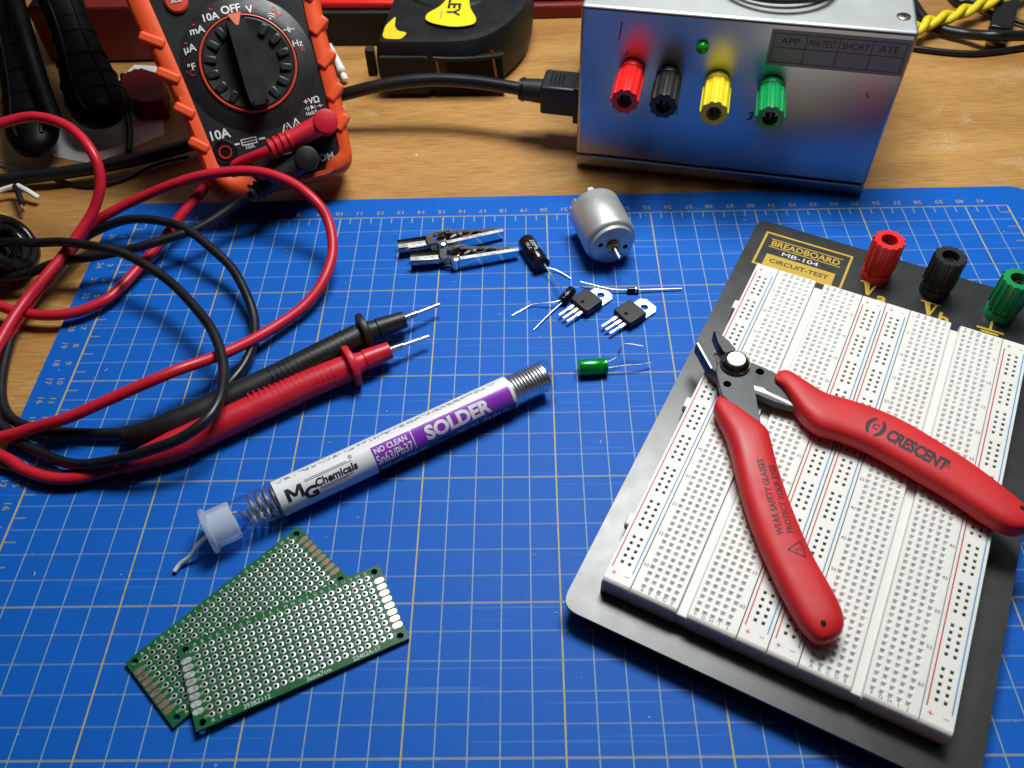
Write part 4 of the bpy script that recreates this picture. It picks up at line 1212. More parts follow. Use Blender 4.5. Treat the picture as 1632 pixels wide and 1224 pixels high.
# ------------------------------------------------------------------ perforated prototype boards
def perfboard(label, corners, ztop, tilt_l, text_side):
    """corners in pixels: TL, TR, BR, BL"""
    q = [P(*p, z) for p, z in zip(corners, tilt_l)]
    c = sum(q, Vector()) / 4
    xd = ((q[1] + q[2]) / 2 - (q[0] + q[3]) / 2).normalized()
    yd0 = ((q[0] + q[1]) / 2 - (q[2] + q[3]) / 2)
    zd = xd.cross(yd0).normalized(); yd = zd.cross(xd)
    t = thing('perfboard', label, 'circuit board', M=frame(c - zd * 0.16, xd, yd, zd), group='green prototype boards')
    Wd, Hd = 6.95, 2.95; zt = 0.16
    nx, ny = 24, 10
    xs = [(i - (nx - 1) / 2) * PIT for i in range(nx)]; ys = [(j - (ny - 1) / 2) * PIT + 0.0 for j in range(ny)]
    b = MB(); h = PIT / 2
    def ring(x, y, r): return [(x + r * cos(2 * PI * k / 8 + PI / 8 * 0), y + r * sin(2 * PI * k / 8)) for k in range(8)]
    ro, rh = 0.104, 0.055
    cell = []; bore = []; green = MB(); pads = MB(); bores = MB()
    for x in xs:
        for y in ys:
            sq = [(x + h, y), (x + h, y + h), (x, y + h), (x - h, y + h), (x - h, y), (x - h, y - h), (x, y - h), (x + h, y - h)]
            r1 = ring(x, y, ro); r2 = ring(x, y, rh)
            green.add([(a, c_, zt) for a, c_ in sq] + [(a, c_, zt) for a, c_ in r1], [(k, (k + 1) % 8, 8 + (k + 1) % 8, 8 + k) for k in range(8)], 'pcb_green')
            green.add([(a, c_, 0) for a, c_ in sq] + [(a, c_, 0) for a, c_ in r1], [(8 + k, 8 + (k + 1) % 8, (k + 1) % 8, k) for k in range(8)], 'pcb_green')
            pads.add([(a, c_, zt + 0.002) for a, c_ in r1] + [(a, c_, zt + 0.007) for a, c_ in r2], [(k, (k + 1) % 8, 8 + (k + 1) % 8, 8 + k) for k in range(8)], 'pad_tin')
            pads.add([(a, c_, zt + 0.007) for a, c_ in r2] + [(a, c_, -0.004) for a, c_ in r2], [(k, (k + 1) % 8, 8 + (k + 1) % 8, 8 + k) for k in range(8)], 'pad_bore')
            pads.add([(a, c_, -0.004) for a, c_ in r2] + [(a, c_, -0.002) for a, c_ in r1], [(k, (k + 1) % 8, 8 + (k + 1) % 8, 8 + k) for k in range(8)], 'pad_tin')
    gx, gy = xs[-1] + h, ys[-1] + h; X, Y = Wd / 2, Hd / 2
    hole = (X - 0.24, Y - 0.2, 0.12)
    # border strips: long sides plain, short sides with the two mounting holes each
    for s in (-1, 1):
        for z, fl in ((zt, 1), (0, -1)):
            y0_, y1_ = (gy, Y) if s > 0 else (-Y, -gy)
            green.add([(-gx, y0_, z), (gx, y0_, z), (gx, y1_, z), (-gx, y1_, z)], [(0, 1, 2, 3)[::fl]], 'pcb_green')
            hx, hy, hr = s * hole[0], hole[1], hole[2]
            x0_, x1_ = (gx, X) if s > 0 else (-X, -gx)
            ym = hy - 0.16
            green.add([(x0_, -ym, z), (x1_, -ym, z), (x1_, ym, z), (x0_, ym, z)], [(0, 1, 2, 3)[::fl]], 'pcb_green')
            for sy in (-1, 1):
                cyy = sy * hy
                ya, yb_ = (ym, Y) if sy > 0 else (-Y, -ym)
                mx_, my_ = (x0_ + x1_) / 2, (ya + yb_) / 2
                sq = [(x1_, my_), (x1_, yb_), (mx_, yb_), (x0_, yb_), (x0_, my_), (x0_, ya), (mx_, ya), (x1_, ya)]
                r1 = ring(hx, cyy, hr)
                green.add([(a, c_, z) for a, c_ in sq] + [(a, c_, z) for a, c_ in r1], [(k, (k + 1) % 8, 8 + (k + 1) % 8, 8 + k)[::fl] for k in range(8)], 'pcb_green')
                if fl > 0: green.add([(a, c_, zt) for a, c_ in r1] + [(a, c_, 0) for a, c_ in r1], [(k, (k + 1) % 8, 8 + (k + 1) % 8, 8 + k) for k in range(8)], 'pcb_edge')
    for a, c_ in (((-X, -Y), (X, -Y)), ((X, -Y), (X, Y)), ((X, Y), (-X, Y)), ((-X, Y), (-X, -Y))):
        green.add([(*a, 0), (*c_, 0), (*c_, zt), (*a, zt)], [(0, 1, 2, 3)], 'pcb_edge')
    green.build('board', t)
    pads.build('hole_pads', t)
    for s in (-1, 1):
        b = MB()
        for j in range(8):
            yy = (j - 3.5) * PIT
            b.prism(rounded([(s * (X - 0.02), yy - 0.1), (s * (X - 0.36), yy - 0.1), (s * (X - 0.36), yy + 0.1), (s * (X - 0.02), yy + 0.1)], 0.09, 4), zt, zt + 0.012, 'pad_tin' if text_side else 'pad_brown', 0.006, seg=1)
        b.build('edge_contacts', t)
    b = MB()
    for i, xx in enumerate(xs):
        b.text(chr(65 + i), xx, gy + 0.07, zt + 0.004, 0.12, 'silk_white', res=1)
        if not text_side or i < 3: b.text(chr(65 + i), xx, -gy - 0.07, zt + 0.004, 0.12, 'silk_white', res=1)
    for j in range(10):
        for s in (-1, 1):
            b.text('%02d' % (10 - j), s * (gx + 0.03), ys[j], zt + 0.004, 0.11, 'silk_white', res=1)
    if text_side:
        for s, xx in (('3938Z112', -1.55), ('3cmx7cm', 0.45), ('22402A-17', 2.05)):
            b.text(s, xx, -gy - 0.10, zt + 0.004, 0.15, 'silk_white', res=2, bold=0.01)
    b.build('silkscreen', t)
    return t
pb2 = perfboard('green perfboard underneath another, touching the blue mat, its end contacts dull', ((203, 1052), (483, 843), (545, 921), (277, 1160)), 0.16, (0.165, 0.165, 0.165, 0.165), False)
pb1 = perfboard('green perfboard on top of another, marked 3cmx7cm along its front edge', ((286, 1030), (603, 897), (650, 1021), (311, 1167)), 0.33, (0.345, 0.19, 0.19, 0.345), True)

# ------------------------------------------------------------------ small electronic parts
# DC motor
mo = P(977, 392, 1.2); md = Vector((0.26, -0.96, 0)).normalized()
t = thing('electric_motor', 'small silver cylindrical electric motor with bare shaft on the mat', 'motor', (mo.x, mo.y, 0))
mtM = axisframe(mo, md)
org = Vector((mo.x, mo.y, 0)); MR = 1.2; ML = 2.65
b = MB()
b.lathe([(0, 0), (0.95, 0), (1.0, -0.03), (1.0, -0.22), (1.03, -0.25), (1.12, -0.26), (1.18, -0.32), (MR, -0.40), (MR, -ML + 0.06), (MR - 0.03, -ML), (MR - 0.12, -ML - 0.02), (MR - 0.14, -ML + 0.1)], 'motor_steel', mtM, 64)
b.build('can', t, org)
b = MB()
b.lathe([(MR - 0.14, -ML + 0.02), (0, -ML + 0.02)][::-1], 'white_plastic', mtM, 40)
rim = lambda a: Vector((MR * cos(a), MR * sin(a), 0))
for a in (rad(100), rad(150), rad(172)):
    T = mtM @ Matrix.Rotation(a, 4, 'Z')
    b.box((MR - 0.1, 0, -ML - 0.08), (0.14, 0.28, 0.26), 'motor_steel', 0.03, T=T)
b.box((0, 0, -ML - 0.1), (0.5, 0.5, 0.3), 'white_plastic', 0.05, T=mtM)
b.build('rear_bell', t, org)
b = MB(); b.lathe([(0.34, -0.01), (0.34, 0.14), (0.26, 0.2), (0.16, 0.2), (0.15, 0.08)], 'brass', mtM, 28); b.build('bearing_boss', t, org)
b = MB(); b.lathe([(0.085, 0), (0.085, 0.80), (0.07, 0.84), (0, 0.84)], 'tin_lead', mtM, 16); b.build('shaft', t, org)
b = MB()
for a in (rad(-18), rad(162)):
    b.lathe([(0.12, 0.003), (0, 0.003)], 'dark_hole', mtM @ Matrix.Rotation(a, 4, 'Z') @ Matrix.Translation((0.62, 0, 0)), 18)
b.build('mounting_hole', t, org)

# alligator clips: built once, copied once
def clip_parts(t):
    n1 = lambda x: 0.40 - 0.30 * max(0, (x - 2.0)) / 2.95
    # tail barrel: a crimped half pipe
    b = MB()
    prof = []
    vs = []; fs = []
    n_ = 14
    for x, sc_ in ((0, 1.0), (1.28, 1.0), (1.55, 0.8)):
        for j in range(n_ + 1):
            a = rad(-225) + rad(270) * j / n_
            vs.append((x, 0.02 + 0.33 * sc_ * cos(a), 0.36 + 0.33 * sc_ * sin(a)))
    k = n_ + 1
    for i in range(2):
        for j in range(n_): fs.append((i * k + j, i * k + j + 1, (i + 1) * k + j + 1, (i + 1) * k + j))
    b.add(vs, fs, 'nickel_dark')
    b.box((0.65, -0.21, 0.61), (1.28, 0.26, 0.03), 'tin_lead', 0.012)
    b.build('tail_barrel', t)
    # frame between the barrel and the hinge
    b = MB()
    b.prism(rounded([(1.35, -0.30), (1.6, -0.36), (2.4, -0.42), (2.4, -0.30), (1.65, -0.22), (1.65, 0.2), (2.6, 0.36), (2.5, 0.46), (1.6, 0.34), (1.35, 0.25)], 0.05, 3), 0.48, 0.62, 'nickel_dark', 0.02)
    b.prism(rounded([(1.35, -0.28), (2.5, -0.40), (2.6, 0.40), (1.35, 0.24)], 0.08, 3), 0.03, 0.10, 'nickel_dark', 0.02)
    for k_ in range(12):
        b.box((1.66 + k_ * 0.075, 0.345 + k_ * 0.008, 0.635), (0.035, 0.12, 0.03), 'chrome')
    b.build('hinge_frame', t)
    # near jaw: sheet wall with folded upper and lower lips
    b = MB()
    def wall(x0, x1, y0, y1, zl0, zh0, zl1, zh1, th, m):
        d_ = Vector((x1 - x0, y1 - y0)).normalized(); q = Vector((-d_.y, d_.x)) * th
        pts = [(x0, y0), (x1, y1), (x1 + q.x, y1 + q.y), (x0 + q.x, y0 + q.y)]
        vs = [(pts[0][0], pts[0][1], zl0), (pts[1][0], pts[1][1], zl1), (pts[2][0], pts[2][1], zl1), (pts[3][0], pts[3][1], zl0),
              (pts[0][0], pts[0][1], zh0), (pts[1][0], pts[1][1], zh1), (pts[2][0], pts[2][1], zh1), (pts[3][0], pts[3][1], zh0)]
        b.add(vs, [(0, 3, 2, 1), (4, 5, 6, 7), (0, 1, 5, 4), (1, 2, 6, 5), (2, 3, 7, 6), (3, 0, 4, 7)], m)
    wall(2.2, 4.95, -0.52, -0.14, 0.02, 0.62, 0.16, 0.52, 0.035, 'chrome')
    wall(2.28, 4.95, -0.525, -0.145, 0.58, 0.635, 0.49, 0.535, 0.19, 'tin_lead')
    wall(2.2, 4.95, -0.52, -0.14, 0.0, 0.03, 0.14, 0.17, 0.16, 'chrome')
    b.lathe([(0.2, 0.02), (0.2, 0.62), (0.12, 0.66), (0, 0.66)], 'chrome', Matrix.Translation((2.02, -0.40, 0)), 24)
    b.prism([(2.3, -0.48), (4.9, -0.12), (4.9, 0.02), (2.5, 0.05)], 0.20, 0.26, 'nickel_dark')
    for k_ in range(7):
        x_ = 3.75 + k_ * 0.17; y_ = -0.14 - (4.95 - x_) * 0.137 + 0.16
        b.add([(x_, y_, 0.50), (x_ + 0.13, y_ + 0.018, 0.49), (x_ + 0.06, y_ + 0.12, 0.50), (x_, y_, 0.56), (x_ + 0.13, y_ + 0.018, 0.55), (x_ + 0.06, y_ + 0.12, 0.56)], [(0, 2, 1), (3, 4, 5), (0, 1, 4, 3), (1, 2, 5, 4), (2, 0, 3, 5)], 'chrome')
    b.build('near_jaw', t)
    # far jaw with its wavy spring edge
    b = MB()
    wall(2.2, 4.9, 0.36, 0.10, 0.04, 0.60, 0.2, 0.50, 0.035, 'nickel_dark')
    wall(2.3, 4.9, 0.22, -0.03, 0.56, 0.61, 0.46, 0.51, 0.17, 'nickel_dark')
    b.prism([(2.3, 0.34), (4.85, 0.09), (4.85, -0.04), (2.6, 0.0)], 0.27, 0.33, 'nickel_dark')
    b.tube(crom([(2.45, -0.05, 0.5), (2.75, 0.10, 0.58), (3.0, -0.10, 0.56), (3.3, -0.08, 0.54), (3.55, 0.08, 0.58), (3.85, 0.06, 0.56), (4.05, -0.02, 0.5)], 5), 0.05, 'chrome', 8)
    b.lathe([(0.08, 0), (0.09, 0.05), (0, 0.06)], 'chrome', Matrix.Translation((2.95, 0.05, 0.60)), 14)
    b.build('far_jaw', t)
    b = MB()
    pts = [(2.02 + 0.2 * cos(i * 0.5), 0.02 + 0.2 * sin(i * 0.5), 0.14 + 0.0045 * i) for i in range(80)]
    b.tube(pts, 0.035, 'nickel_dark', 6)
    b.build('spring', t)
cA, cB = P(636, 404, 0), P(798, 380, 0)
dA = Vector((cB.x - cA.x, cB.y - cA.y)); aA = math.atan2(dA.y, dA.x)
t = thing('alligator_clip', 'shiny alligator clip farther from the solder tube, nearest the ruler edge of the mat', 'alligator clip', (cA.x, cA.y, 0.012), group='alligator clips')
t.rotation_euler = (0, 0, aA)
clip_parts(t)
sB, eB = P(656, 424, 0), P(826, 410, 0)
aB = math.atan2(eB.y - sB.y, eB.x - sB.x)
t2 = t.copy(); COL.objects.link(t2)
t2.location = (sB.x * S, sB.y * S, 0.012 * S); t2.rotation_euler = (0, 0, aB)
t2['label'] = 'shiny alligator clip whose tip touches the large black capacitor'
for ch in list(t.children):
    c = ch.copy(); COL.objects.link(c); c.parent = t2

# electrolytic capacitors
def capacitor(label, a, c, r, body_m, leads, marks=None, stripe=None, name='capacitor'):
    """a: sealed top end, c: lead end (pixels at axis height r)"""
    A_, C_ = P(*a, r), P(*c, r)
    org = Vector(((A_.x + C_.x) / 2, (A_.y + C_.y) / 2, 0))
    ax = (C_ - A_); L = ax.length; T = axisframe(A_, ax)
    t = thing(name, label, 'capacitor', org, group=None)
    b = MB()
    b.lathe([(0, 0.012), (r * 0.72, 0.012), (r * 0.75, 0.0), (r * 0.92, 0.0), (r, 0.05), (r, L * 0.80), (r * 0.88, L * 0.845), (r * 0.88, L * 0.86), (r, L * 0.90), (r, L - 0.04), (r * 0.9, L)], body_m, T, 40)
    ob = b.build('sleeve', t, org)
    b = MB(); b.lathe([(r * 0.9, L - 0.004), (r * 0.8, L - 0.004), (r * 0.78, L - 0.05), (0, L - 0.05)], 'black_matte', T, 32); b.build('seal', t, org)
    if marks:
        b = MB()
        for s, th, pos, h in marks:
            def fn(x, y, z, th=th): 
                q = T @ Vector(((r + 0.006) * cos(y / r), (r + 0.006) * sin(y / r), x)); return q
            b.text(s, L * pos, rad(th) * r, 0, h, 'white_print', fn=fn, cut=0.05)
        b.build('marking', t, org)
    for ld in leads:
        pts = [tuple(C_ - ax.normalized() * 0.06 + Vector(ld[0]))] + [tuple(P(*p)) for p in ld[1:]]
        b = MB(); b.tube(crom(pts, 5), 0.032, 'tin_lead', 8); b.build('lead', t, org)
    return t
capacitor('large black electrolytic capacitor beside the alligator clip tips', (838, 384), (864, 424), 0.40, 'black_gloss',
          [((0.1, 0.0, 0.12), (880, 440, 0.35), (893, 457, 0.55), (905, 470, 0.75)), ((-0.05, 0, -0.1), (885, 430, 0.12), (910, 444, 0.06))],
          [('220µF', 75, 0.42, 0.2), ('50V', 30, 0.45, 0.2), ('105°C', 115, 0.4, 0.14)])
capacitor('small black capacitor with long bent leads leaning on the transistor', (912, 462), (896, 480), 0.22, 'black_gloss',
          [((-0.06, 0, 0.02), (880, 482, 0.25), (850, 485, 0.12), (836, 492, 0.05), (816, 503, 0.04)), ((0.05, 0, -0.03), (880, 496, 0.12), (850, 526, 0.04))],
          [('–', 80, 0.5, 0.05)])
capacitor('bright green metallic capacitor lying alone on the mat', (922, 586), (968, 583), 0.34, 'green_sleeve',
          [((0.0, 0.1, 0.08), (984, 568, 0.5), (990, 552, 0.8), (1000, 548, 0.8), (1025, 552, 0.7)), ((0, -0.08, -0.05), (1000, 582, 0.35), (1020, 581, 0.3), (1038, 578, 0.25))],
          [('– – –', 75, 0.4, 0.03)])
# diode
dA_, dB_ = P(1000, 462, 0.15), P(1017, 462, 0.15)
org = Vector((dA_.x, dA_.y, 0))
t = thing('diode', 'thin black axial diode with long straight leads behind the transistors', 'diode', org)
d = (dB_ - dA_); L = d.length
b = MB(); b.lathe([(0.08, -0.02), (0.14, 0.0), (0.14, L), (0.08, L + 0.02)], 'black_gloss', axisframe(dA_, d), 24); b.build('body', t, org)
b = MB(); b.lathe([(0.1405, L * 0.7), (0.1425, L * 0.7), (0.1425, L * 0.85), (0.1405, L * 0.85)], 'tin_lead', axisframe(dA_, d), 24); b.build('cathode_band', t, org)
for pts in (((1000, 462, .15), (975, 461, .18), (945, 454, .22), (925, 449, .25)), ((1017, 462, .15), (1050, 461, .12), (1087, 460, .1))):
    b = MB(); b.tube(crom([tuple(P(*p)) for p in pts], 5), 0.036, 'tin_lead', 8); b.build('lead', t, org)
# TO-220 transistors: one built, one copied
tcx = P(1003, 503, 0.2); ax = (P(1030, 484, 0.3) - P(965, 525, 0.3)); ta_ = math.atan2(ax.y, ax.x)
t = thing('transistor', 'three legged power transistor with metal tab lying nearest the breadboard', 'transistor', (tcx.x, tcx.y, 0.0), group='power transistors')
t.rotation_euler = (0, 0, ta_)
# local x: towards the tab; parts centred on the black body
b = MB()
b.box((0.02, 0, 0.27), (0.96, 1.04, 0.42), 'black_plastic', 0.045)
b.box((0.06, 0.53, 0.12), (0.25, 0.04, 0.2), 'black_plastic'); b.box((0.06, -0.5, 0.38), (0.2, 0.1, 0.12), 'dark_hole', 0.02)
b.lathe([(0.09, 0.4815), (0, 0.4815)], 'black_gloss', Matrix.Translation((-0.22, 0.0, 0)), 18)
b.build('body', t)
b = MB()
pl_ = [(-0.42, -0.46), (0.86, -0.46), (1.08, -0.30), (1.08, 0.30), (0.86, 0.46), (-0.42, 0.46)]
# tab with a real hole: ring between outline and circle
hc = (0.90, 0.0); nh = 48
oc = polar([(p_[0], p_[1]) for p_ in [(0.45, -0.5), (1.10, -0.5), (1.30, -0.30), (1.30, 0.30), (1.10, 0.5), (0.45, 0.5)]], hc, nh)
ic = [(hc[0] + 0.165 * cos(2 * PI * k / nh), hc[1] + 0.165 * sin(2 * PI * k / nh)) for k in range(nh)]
for z, fl in ((0.13, 1), (0.02, -1)):
    b.add([(x, y, z) for x, y in oc] + [(x, y, z) for x, y in ic], [(k, (k + 1) % nh, nh + (k + 1) % nh, nh + k)[::fl] for k in range(nh)], 'tin_lead')
b.add([(x, y, 0.02) for x, y in oc] + [(x, y, 0.13) for x, y in oc], [(k, (k + 1) % nh, nh + (k + 1) % nh, nh + k) for k in range(nh)], 'tin_lead')
b.add([(x, y, 0.02) for x, y in ic] + [(x, y, 0.13) for x, y in ic], [(nh + k, nh + (k + 1) % nh, (k + 1) % nh, k) for k in range(nh)], 'tin_lead')
b.build('metal_tab', t)
for k in (-1, 0, 1):
    b = MB()
    y = 0.254 * k
    b.box((-0.62, y, 0.24), (0.40, 0.17, 0.06), 'tin_lead', 0.012)
    b.box((-1.06, y, 0.24), (0.62, 0.11, 0.06), 'tin_lead', 0.012)
    b.build('leg', t)
t2 = t.copy(); COL.objects.link(t2)
p = P(934, 484, 0.2); t2.location = (p.x * S, p.y * S, 0)
ax = (P(962, 465, 0.3) - P(897, 508, 0.3)); t2.rotation_euler = (0, 0, math.atan2(ax.y, ax.x))
t2['label'] = 'three legged power transistor with metal tab touching the small black capacitor'
for ch in list(t.children):
    c = ch.copy(); COL.objects.link(c); c.parent = t2

# ------------------------------------------------------------------ clutter at the back of the desk
# glossy bundle at the left edge
c = P(8, 408, 0.9)
b = MB()
for k in range(9):
    r_ = 1.25 + 0.22 * sin(k * 1.7); tl = rad(58 + 9 * sin(k * 2.3)); 
    Mx = Matrix.Translation((c.x - 0.55 + 0.30 * k * 0.6 - 0.5, c.y + 0.06 * k - 0.2, 0.62 + 0.25 * sin(k))) @ Matrix.Rotation(rad(15), 4, 'Z') @ Matrix.Rotation(tl, 4, 'Y')
    pts = [Mx @ Vector((r_ * 0.8 * cos(2 * PI * i / 26), r_ * sin(2 * PI * i / 26), 0.0)) for i in range(27)]
    b.tube(pts, 0.24, 'black_gloss', 10, caps=False)
zm = min(v.z for v in b.v)
for v in b.v: v.z += DZ - zm
tag(b.build('cable_bundle', org=(c.x, c.y, DZ)), 'tight bundle of glossy black wire at the left edge beside the mat', 'wire bundle')
b = MB(); q = [P(*p) for p in ((-30, 336, .1), (5, 342, .25), (20, 352, .3), (32, 366, .2))]
b.tube(crom([tuple(p) for p in q], 5), 0.07, 'yellow_plastic', 8)
tag(b.build('yellow_wire', org=q[0]), 'short yellow wire showing over the top of the black wire bundle', 'wire')
# stripped wire scraps
t = thing('stripped_wire', 'scrap of white jacketed cable with a bare copper end near the left edge', 'wire', P(20, 312, 0))
o_ = P(20, 312, 0)
b = MB(); b.tube(crom([tuple(P(*p)) for p in ((-25, 318, .3), (0, 304, .4), (22, 297, .5))], 4), 0.13, 'paper', 8); b.tube(crom([tuple(P(*p)) for p in ((28, 296, .5), (45, 305, .4), (62, 316, .2))], 4), 0.14, 'paper', 8); b.build('white_jacket', t, o_)
b = MB(); b.tube(crom([tuple(P(*p)) for p in ((24, 297, .5), (30, 310, .5), (35, 326, .4))], 4), 0.15, 'black_cable', 8); b.build('black_core', t, o_)
b = MB(); b.tube([P(34, 326, .4), P(37, 338, .15)], 0.08, 'copper', 8); b.build('copper_end', t, o_)
b = MB(); q = [P(*p) for p in ((-20, 252, .1), (20, 262, .15), (64, 274, .1))]
b.tube(crom([tuple(p) for p in q], 4), 0.08, 'grey_plastic', 8)
tag(b.build('grey_wire', org=q[0]), 'short grey wire lying behind the thick black cable at left', 'wire')
b = MB(); q = [P(*p) for p in ((60, 270, -.05), (95, 286, -.05), (125, 296, -.05), (160, 296, -.05), (205, 283, -.05), (250, 262, -.05), (300, 250, -.05))]
b.tube(crom([tuple(p) for p in q], 5), 0.09, 'black_cable', 8)
tag(b.build('thin_cable', org=q[0]), 'thin black cable curving out from under the thick cable at left', 'cable')
# dark two-lobed grip in the far left corner
gt = thing('tool_grip', 'large dark black tool with two rounded grips in the shadowed far left corner', 'tool', P(100, 230, DZ))
go = P(100, 230, DZ)
for pts, rr in ((((-40, -120, 6.5), (0, -10, 5.0), (25, 80, 3.4), (45, 160, 2.2), (52, 215, 1.5), (56, 246, 1.2)), 1.35), (((60, -130, 6.5), (90, -20, 5.0), (118, 60, 3.6), (142, 130, 2.4), (160, 175, 1.7), (168, 198, 1.4)), 1.5)):
    cen = crom([tuple(P(*p)) for p in pts], 6)
    prof = lambda q, rr=rr: rr * (0.86 + 0.14 * cos(q * 9.0)) * (1.0 if q < 0.8 else math.sqrt(max(0.02, 1 - ((q - 0.8) / 0.2) ** 2)))
    b = MB(); b.tube(cen, prof, 'clutter_black', 24, squash=0.62); g_ = b.build('grip', gt, go)
    for sg in (-0.55, 0.5):
        e_ = []
        for k in range(len(cen) - 4):
            p_ = Vector(cen[k]); t_ = (Vector(cen[k + 1]) - p_).normalized()
            sd_ = t_.cross(Vector((0, 0, 1))).normalized(); up_ = sd_.cross(t_)
            r_ = prof(k / (len(cen) - 1))
            e_.append(tuple(p_ + sd_ * (sg * r_) + up_ * (0.62 * r_ * math.sqrt(1 - sg * sg))))
        b = MB(); b.tube(e_, 0.10, 'clutter_black', 8); b.build('moulded_edge', g_, go)
    for k in range(5):
        q_ = 0.34 + 0.09 * k; m_ = int(q_ * (len(cen) - 1)); p_ = Vector(cen[m_]); t_ = (Vector(cen[m_ + 1]) - p_).normalized()
        Tr = axisframe(p_, t_) @ Matrix.Diagonal((1, 0.64, 1, 1)); r_ = prof(q_)
        b = MB(); b.lathe([(r_ * 0.9, -0.16), (r_ * 1.03, -0.08), (r_ * 1.03, 0.08), (r_ * 0.9, 0.16)], 'clutter_black', Tr, 28); b.build('grip_ridge', g_, go)
b = MB(); b.tube(crom([tuple(P(*p)) for p in ((15, -30, 5.8), (40, 60, 4.4), (62, 130, 3.2), (85, 195, 2.2))], 6), 0.5, 'clutter_black', 14); b.build('spine', gt, go)
b = MB(); q = [P(*p) for p in ((196, 120, .6), (197, 160, .4), (204, 190, .2), (207, 215, .05), (205, 240, -.05))]
b.tube(crom([tuple(p) for p in q], 5), 0.17, 'black_cable', 8)
tag(b.build('hanging_wire', org=q[-1]), 'thin black wire running down between the black tool and the multimeter', 'wire')
# red case, white paper and red clip in the shadow left of the meter
p0_, p1_ = P(120, 105, DZ), P(240, 103, DZ)
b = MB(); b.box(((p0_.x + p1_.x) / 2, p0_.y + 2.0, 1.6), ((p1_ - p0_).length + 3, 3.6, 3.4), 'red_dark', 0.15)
tag(b.build('red_case', org=((p0_.x + p1_.x) / 2, p0_.y + 2, DZ)), 'dark red case standing in shadow behind the multimeter at left', 'case')
q = [P(*p, DZ) for p in ((70, 232), (215, 104), (250, 106), (262, 215), (150, 262), (85, 250))]
b = MB(); b.prism([(p.x, p.y) for p in q], DZ + 0.004, DZ + 0.03, 'paper')
tag(b.build('paper_sheet', org=q[2]), 'crumpled white paper on the desk under the black tool', 'paper')
b = MB()
q = [P(*p, 0.8) for p in ((196, 128), (208, 116), (222, 112), (240, 118), (262, 124), (262, 165), (215, 168), (200, 150))]
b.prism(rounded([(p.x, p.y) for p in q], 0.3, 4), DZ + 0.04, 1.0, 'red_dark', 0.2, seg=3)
tag(b.build('red_holder', org=(q[0].x, q[0].y, DZ)), 'red bumpy plastic piece lying on the paper behind the multimeter', 'plastic piece')
# black tray with red bar, grey hose behind the tape measure
f0, f1 = P(500, 75, DZ), P(650, 75, DZ)
dd = (f1 - f0).normalized(); nb = Vector((-dd.y, dd.x, 0))
TRM = frame(Vector((f0.x, f0.y, DZ)), dd, nb, Vector((0, 0, 1)))
tr = thing('storage_tray', 'black tray with a red upper edge standing between the multimeter and tape measure', 'tray', M=TRM)
LL = (f1 - f0).length
b = MB(); b.box((LL / 2 - 1, 1.6, 1.05), (LL + 3, 3.0, 2.1), 'black_matte', 0.08); b.build('tray_body', tr)
b = MB(); b.box((LL / 2 - 1, 1.1, 2.35), (LL + 3, 1.4, 0.5), 'red_plastic', 0.18, seg=3); b.build('red_edge', tr)
f0, f1 = P(800, 35, DZ), P(960, 34, DZ)
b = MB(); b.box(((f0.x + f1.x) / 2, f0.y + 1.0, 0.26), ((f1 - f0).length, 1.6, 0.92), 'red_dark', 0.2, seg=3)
tag(b.build('red_bar', org=((f0.x + f1.x) / 2, f0.y + 1.0, DZ)), 'dark red bar on the desk between the tape measure and steel box', 'bar')
b = MB()
q0, q1 = Vector((f0.x - 1, f0.y + 1.0, 1.16)), Vector((f1.x + 1, f0.y + 1.0, 1.16))
b.tube([q0 + (q1 - q0) * (i / 6) for i in range(7)], 0.44, 'grey_hose', 16)
tag(b.build('grey_hose', org=q0), 'pale grey hose lying along the top of the dark red bar', 'hose')
b = MB()
w0 = P(527, 72, 0.25); w1 = P(548, 122, 0.1)
d = w1 - w0; L = d.length
T = axisframe(w0, d)
b.lathe([(0.04, -0.1), (0.08, 0), (0.24, L * 0.80), (0.24, L * 0.86), (0.15, L * 0.88)], 'white_plastic', T, 20)
b.lathe([(0.15, L * 0.88), (0.15, L * 0.98)], 'grey_plastic', T, 20); b.lathe([(0.19, L * 0.98), (0.19, L * 1.10), (0.1, L * 1.13)], 'white_plastic', T, 20)
for v in b.v: v.z += 0.05
tag(b.build('nozzle', org=w1), 'white tapered plastic nozzle lying beside the right side of the multimeter', 'nozzle')

# right-hand back corner: rope, cables, USB plug
b = MB()
ax_ = crom([tuple(P(*p)) for p in ((1400, 72, .8), (1452, 50, .8), (1480, 36, .8), (1520, 24, .8), (1560, 9, .8), (1610, -8, .8), (1690, -40, .6))], 16)
for ph in (0, PI):
    pts = []
    for i, p in enumerate(ax_):
        p = Vector(p); t_ = (Vector(ax_[min(i + 1, len(ax_) - 1)]) - Vector(ax_[max(i - 1, 0)])).normalized()
        s_ = t_.cross(Vector((0, 0, 1))).normalized(); u_ = s_.cross(t_)
        a = ph + i * 0.27
        pts.append(p + s_ * 0.19 * cos(a) + u_ * 0.19 * sin(a))
    b.tube(pts, 0.235, 'yellow_rope', 10)
o_ = P(1480, 36, DZ)
tag(b.build('yellow_rope', org=o_), 'bright yellow twisted cord behind the right end of the steel box', 'cord')
def cab(label, pts, r_, name='black_cable', m='black_cable'):
    q = [P(*p) for p in pts]
    b = MB(); b.tube(crom([tuple(p) for p in q], 6), r_, m, 10)
    tag(b.build(name, org=(q[2].x, q[2].y, DZ)), label, 'cable', group='black cables in the right corner')
cab('thick black cable passing under the yellow cord and over the USB plug', ((1430, -40, .6), (1455, 5, .5), (1475, 32, .3), (1500, 46, .25), (1540, 54, .35), (1590, 57, .75), (1650, 56, .5), (1720, 50, .2)), 0.30)
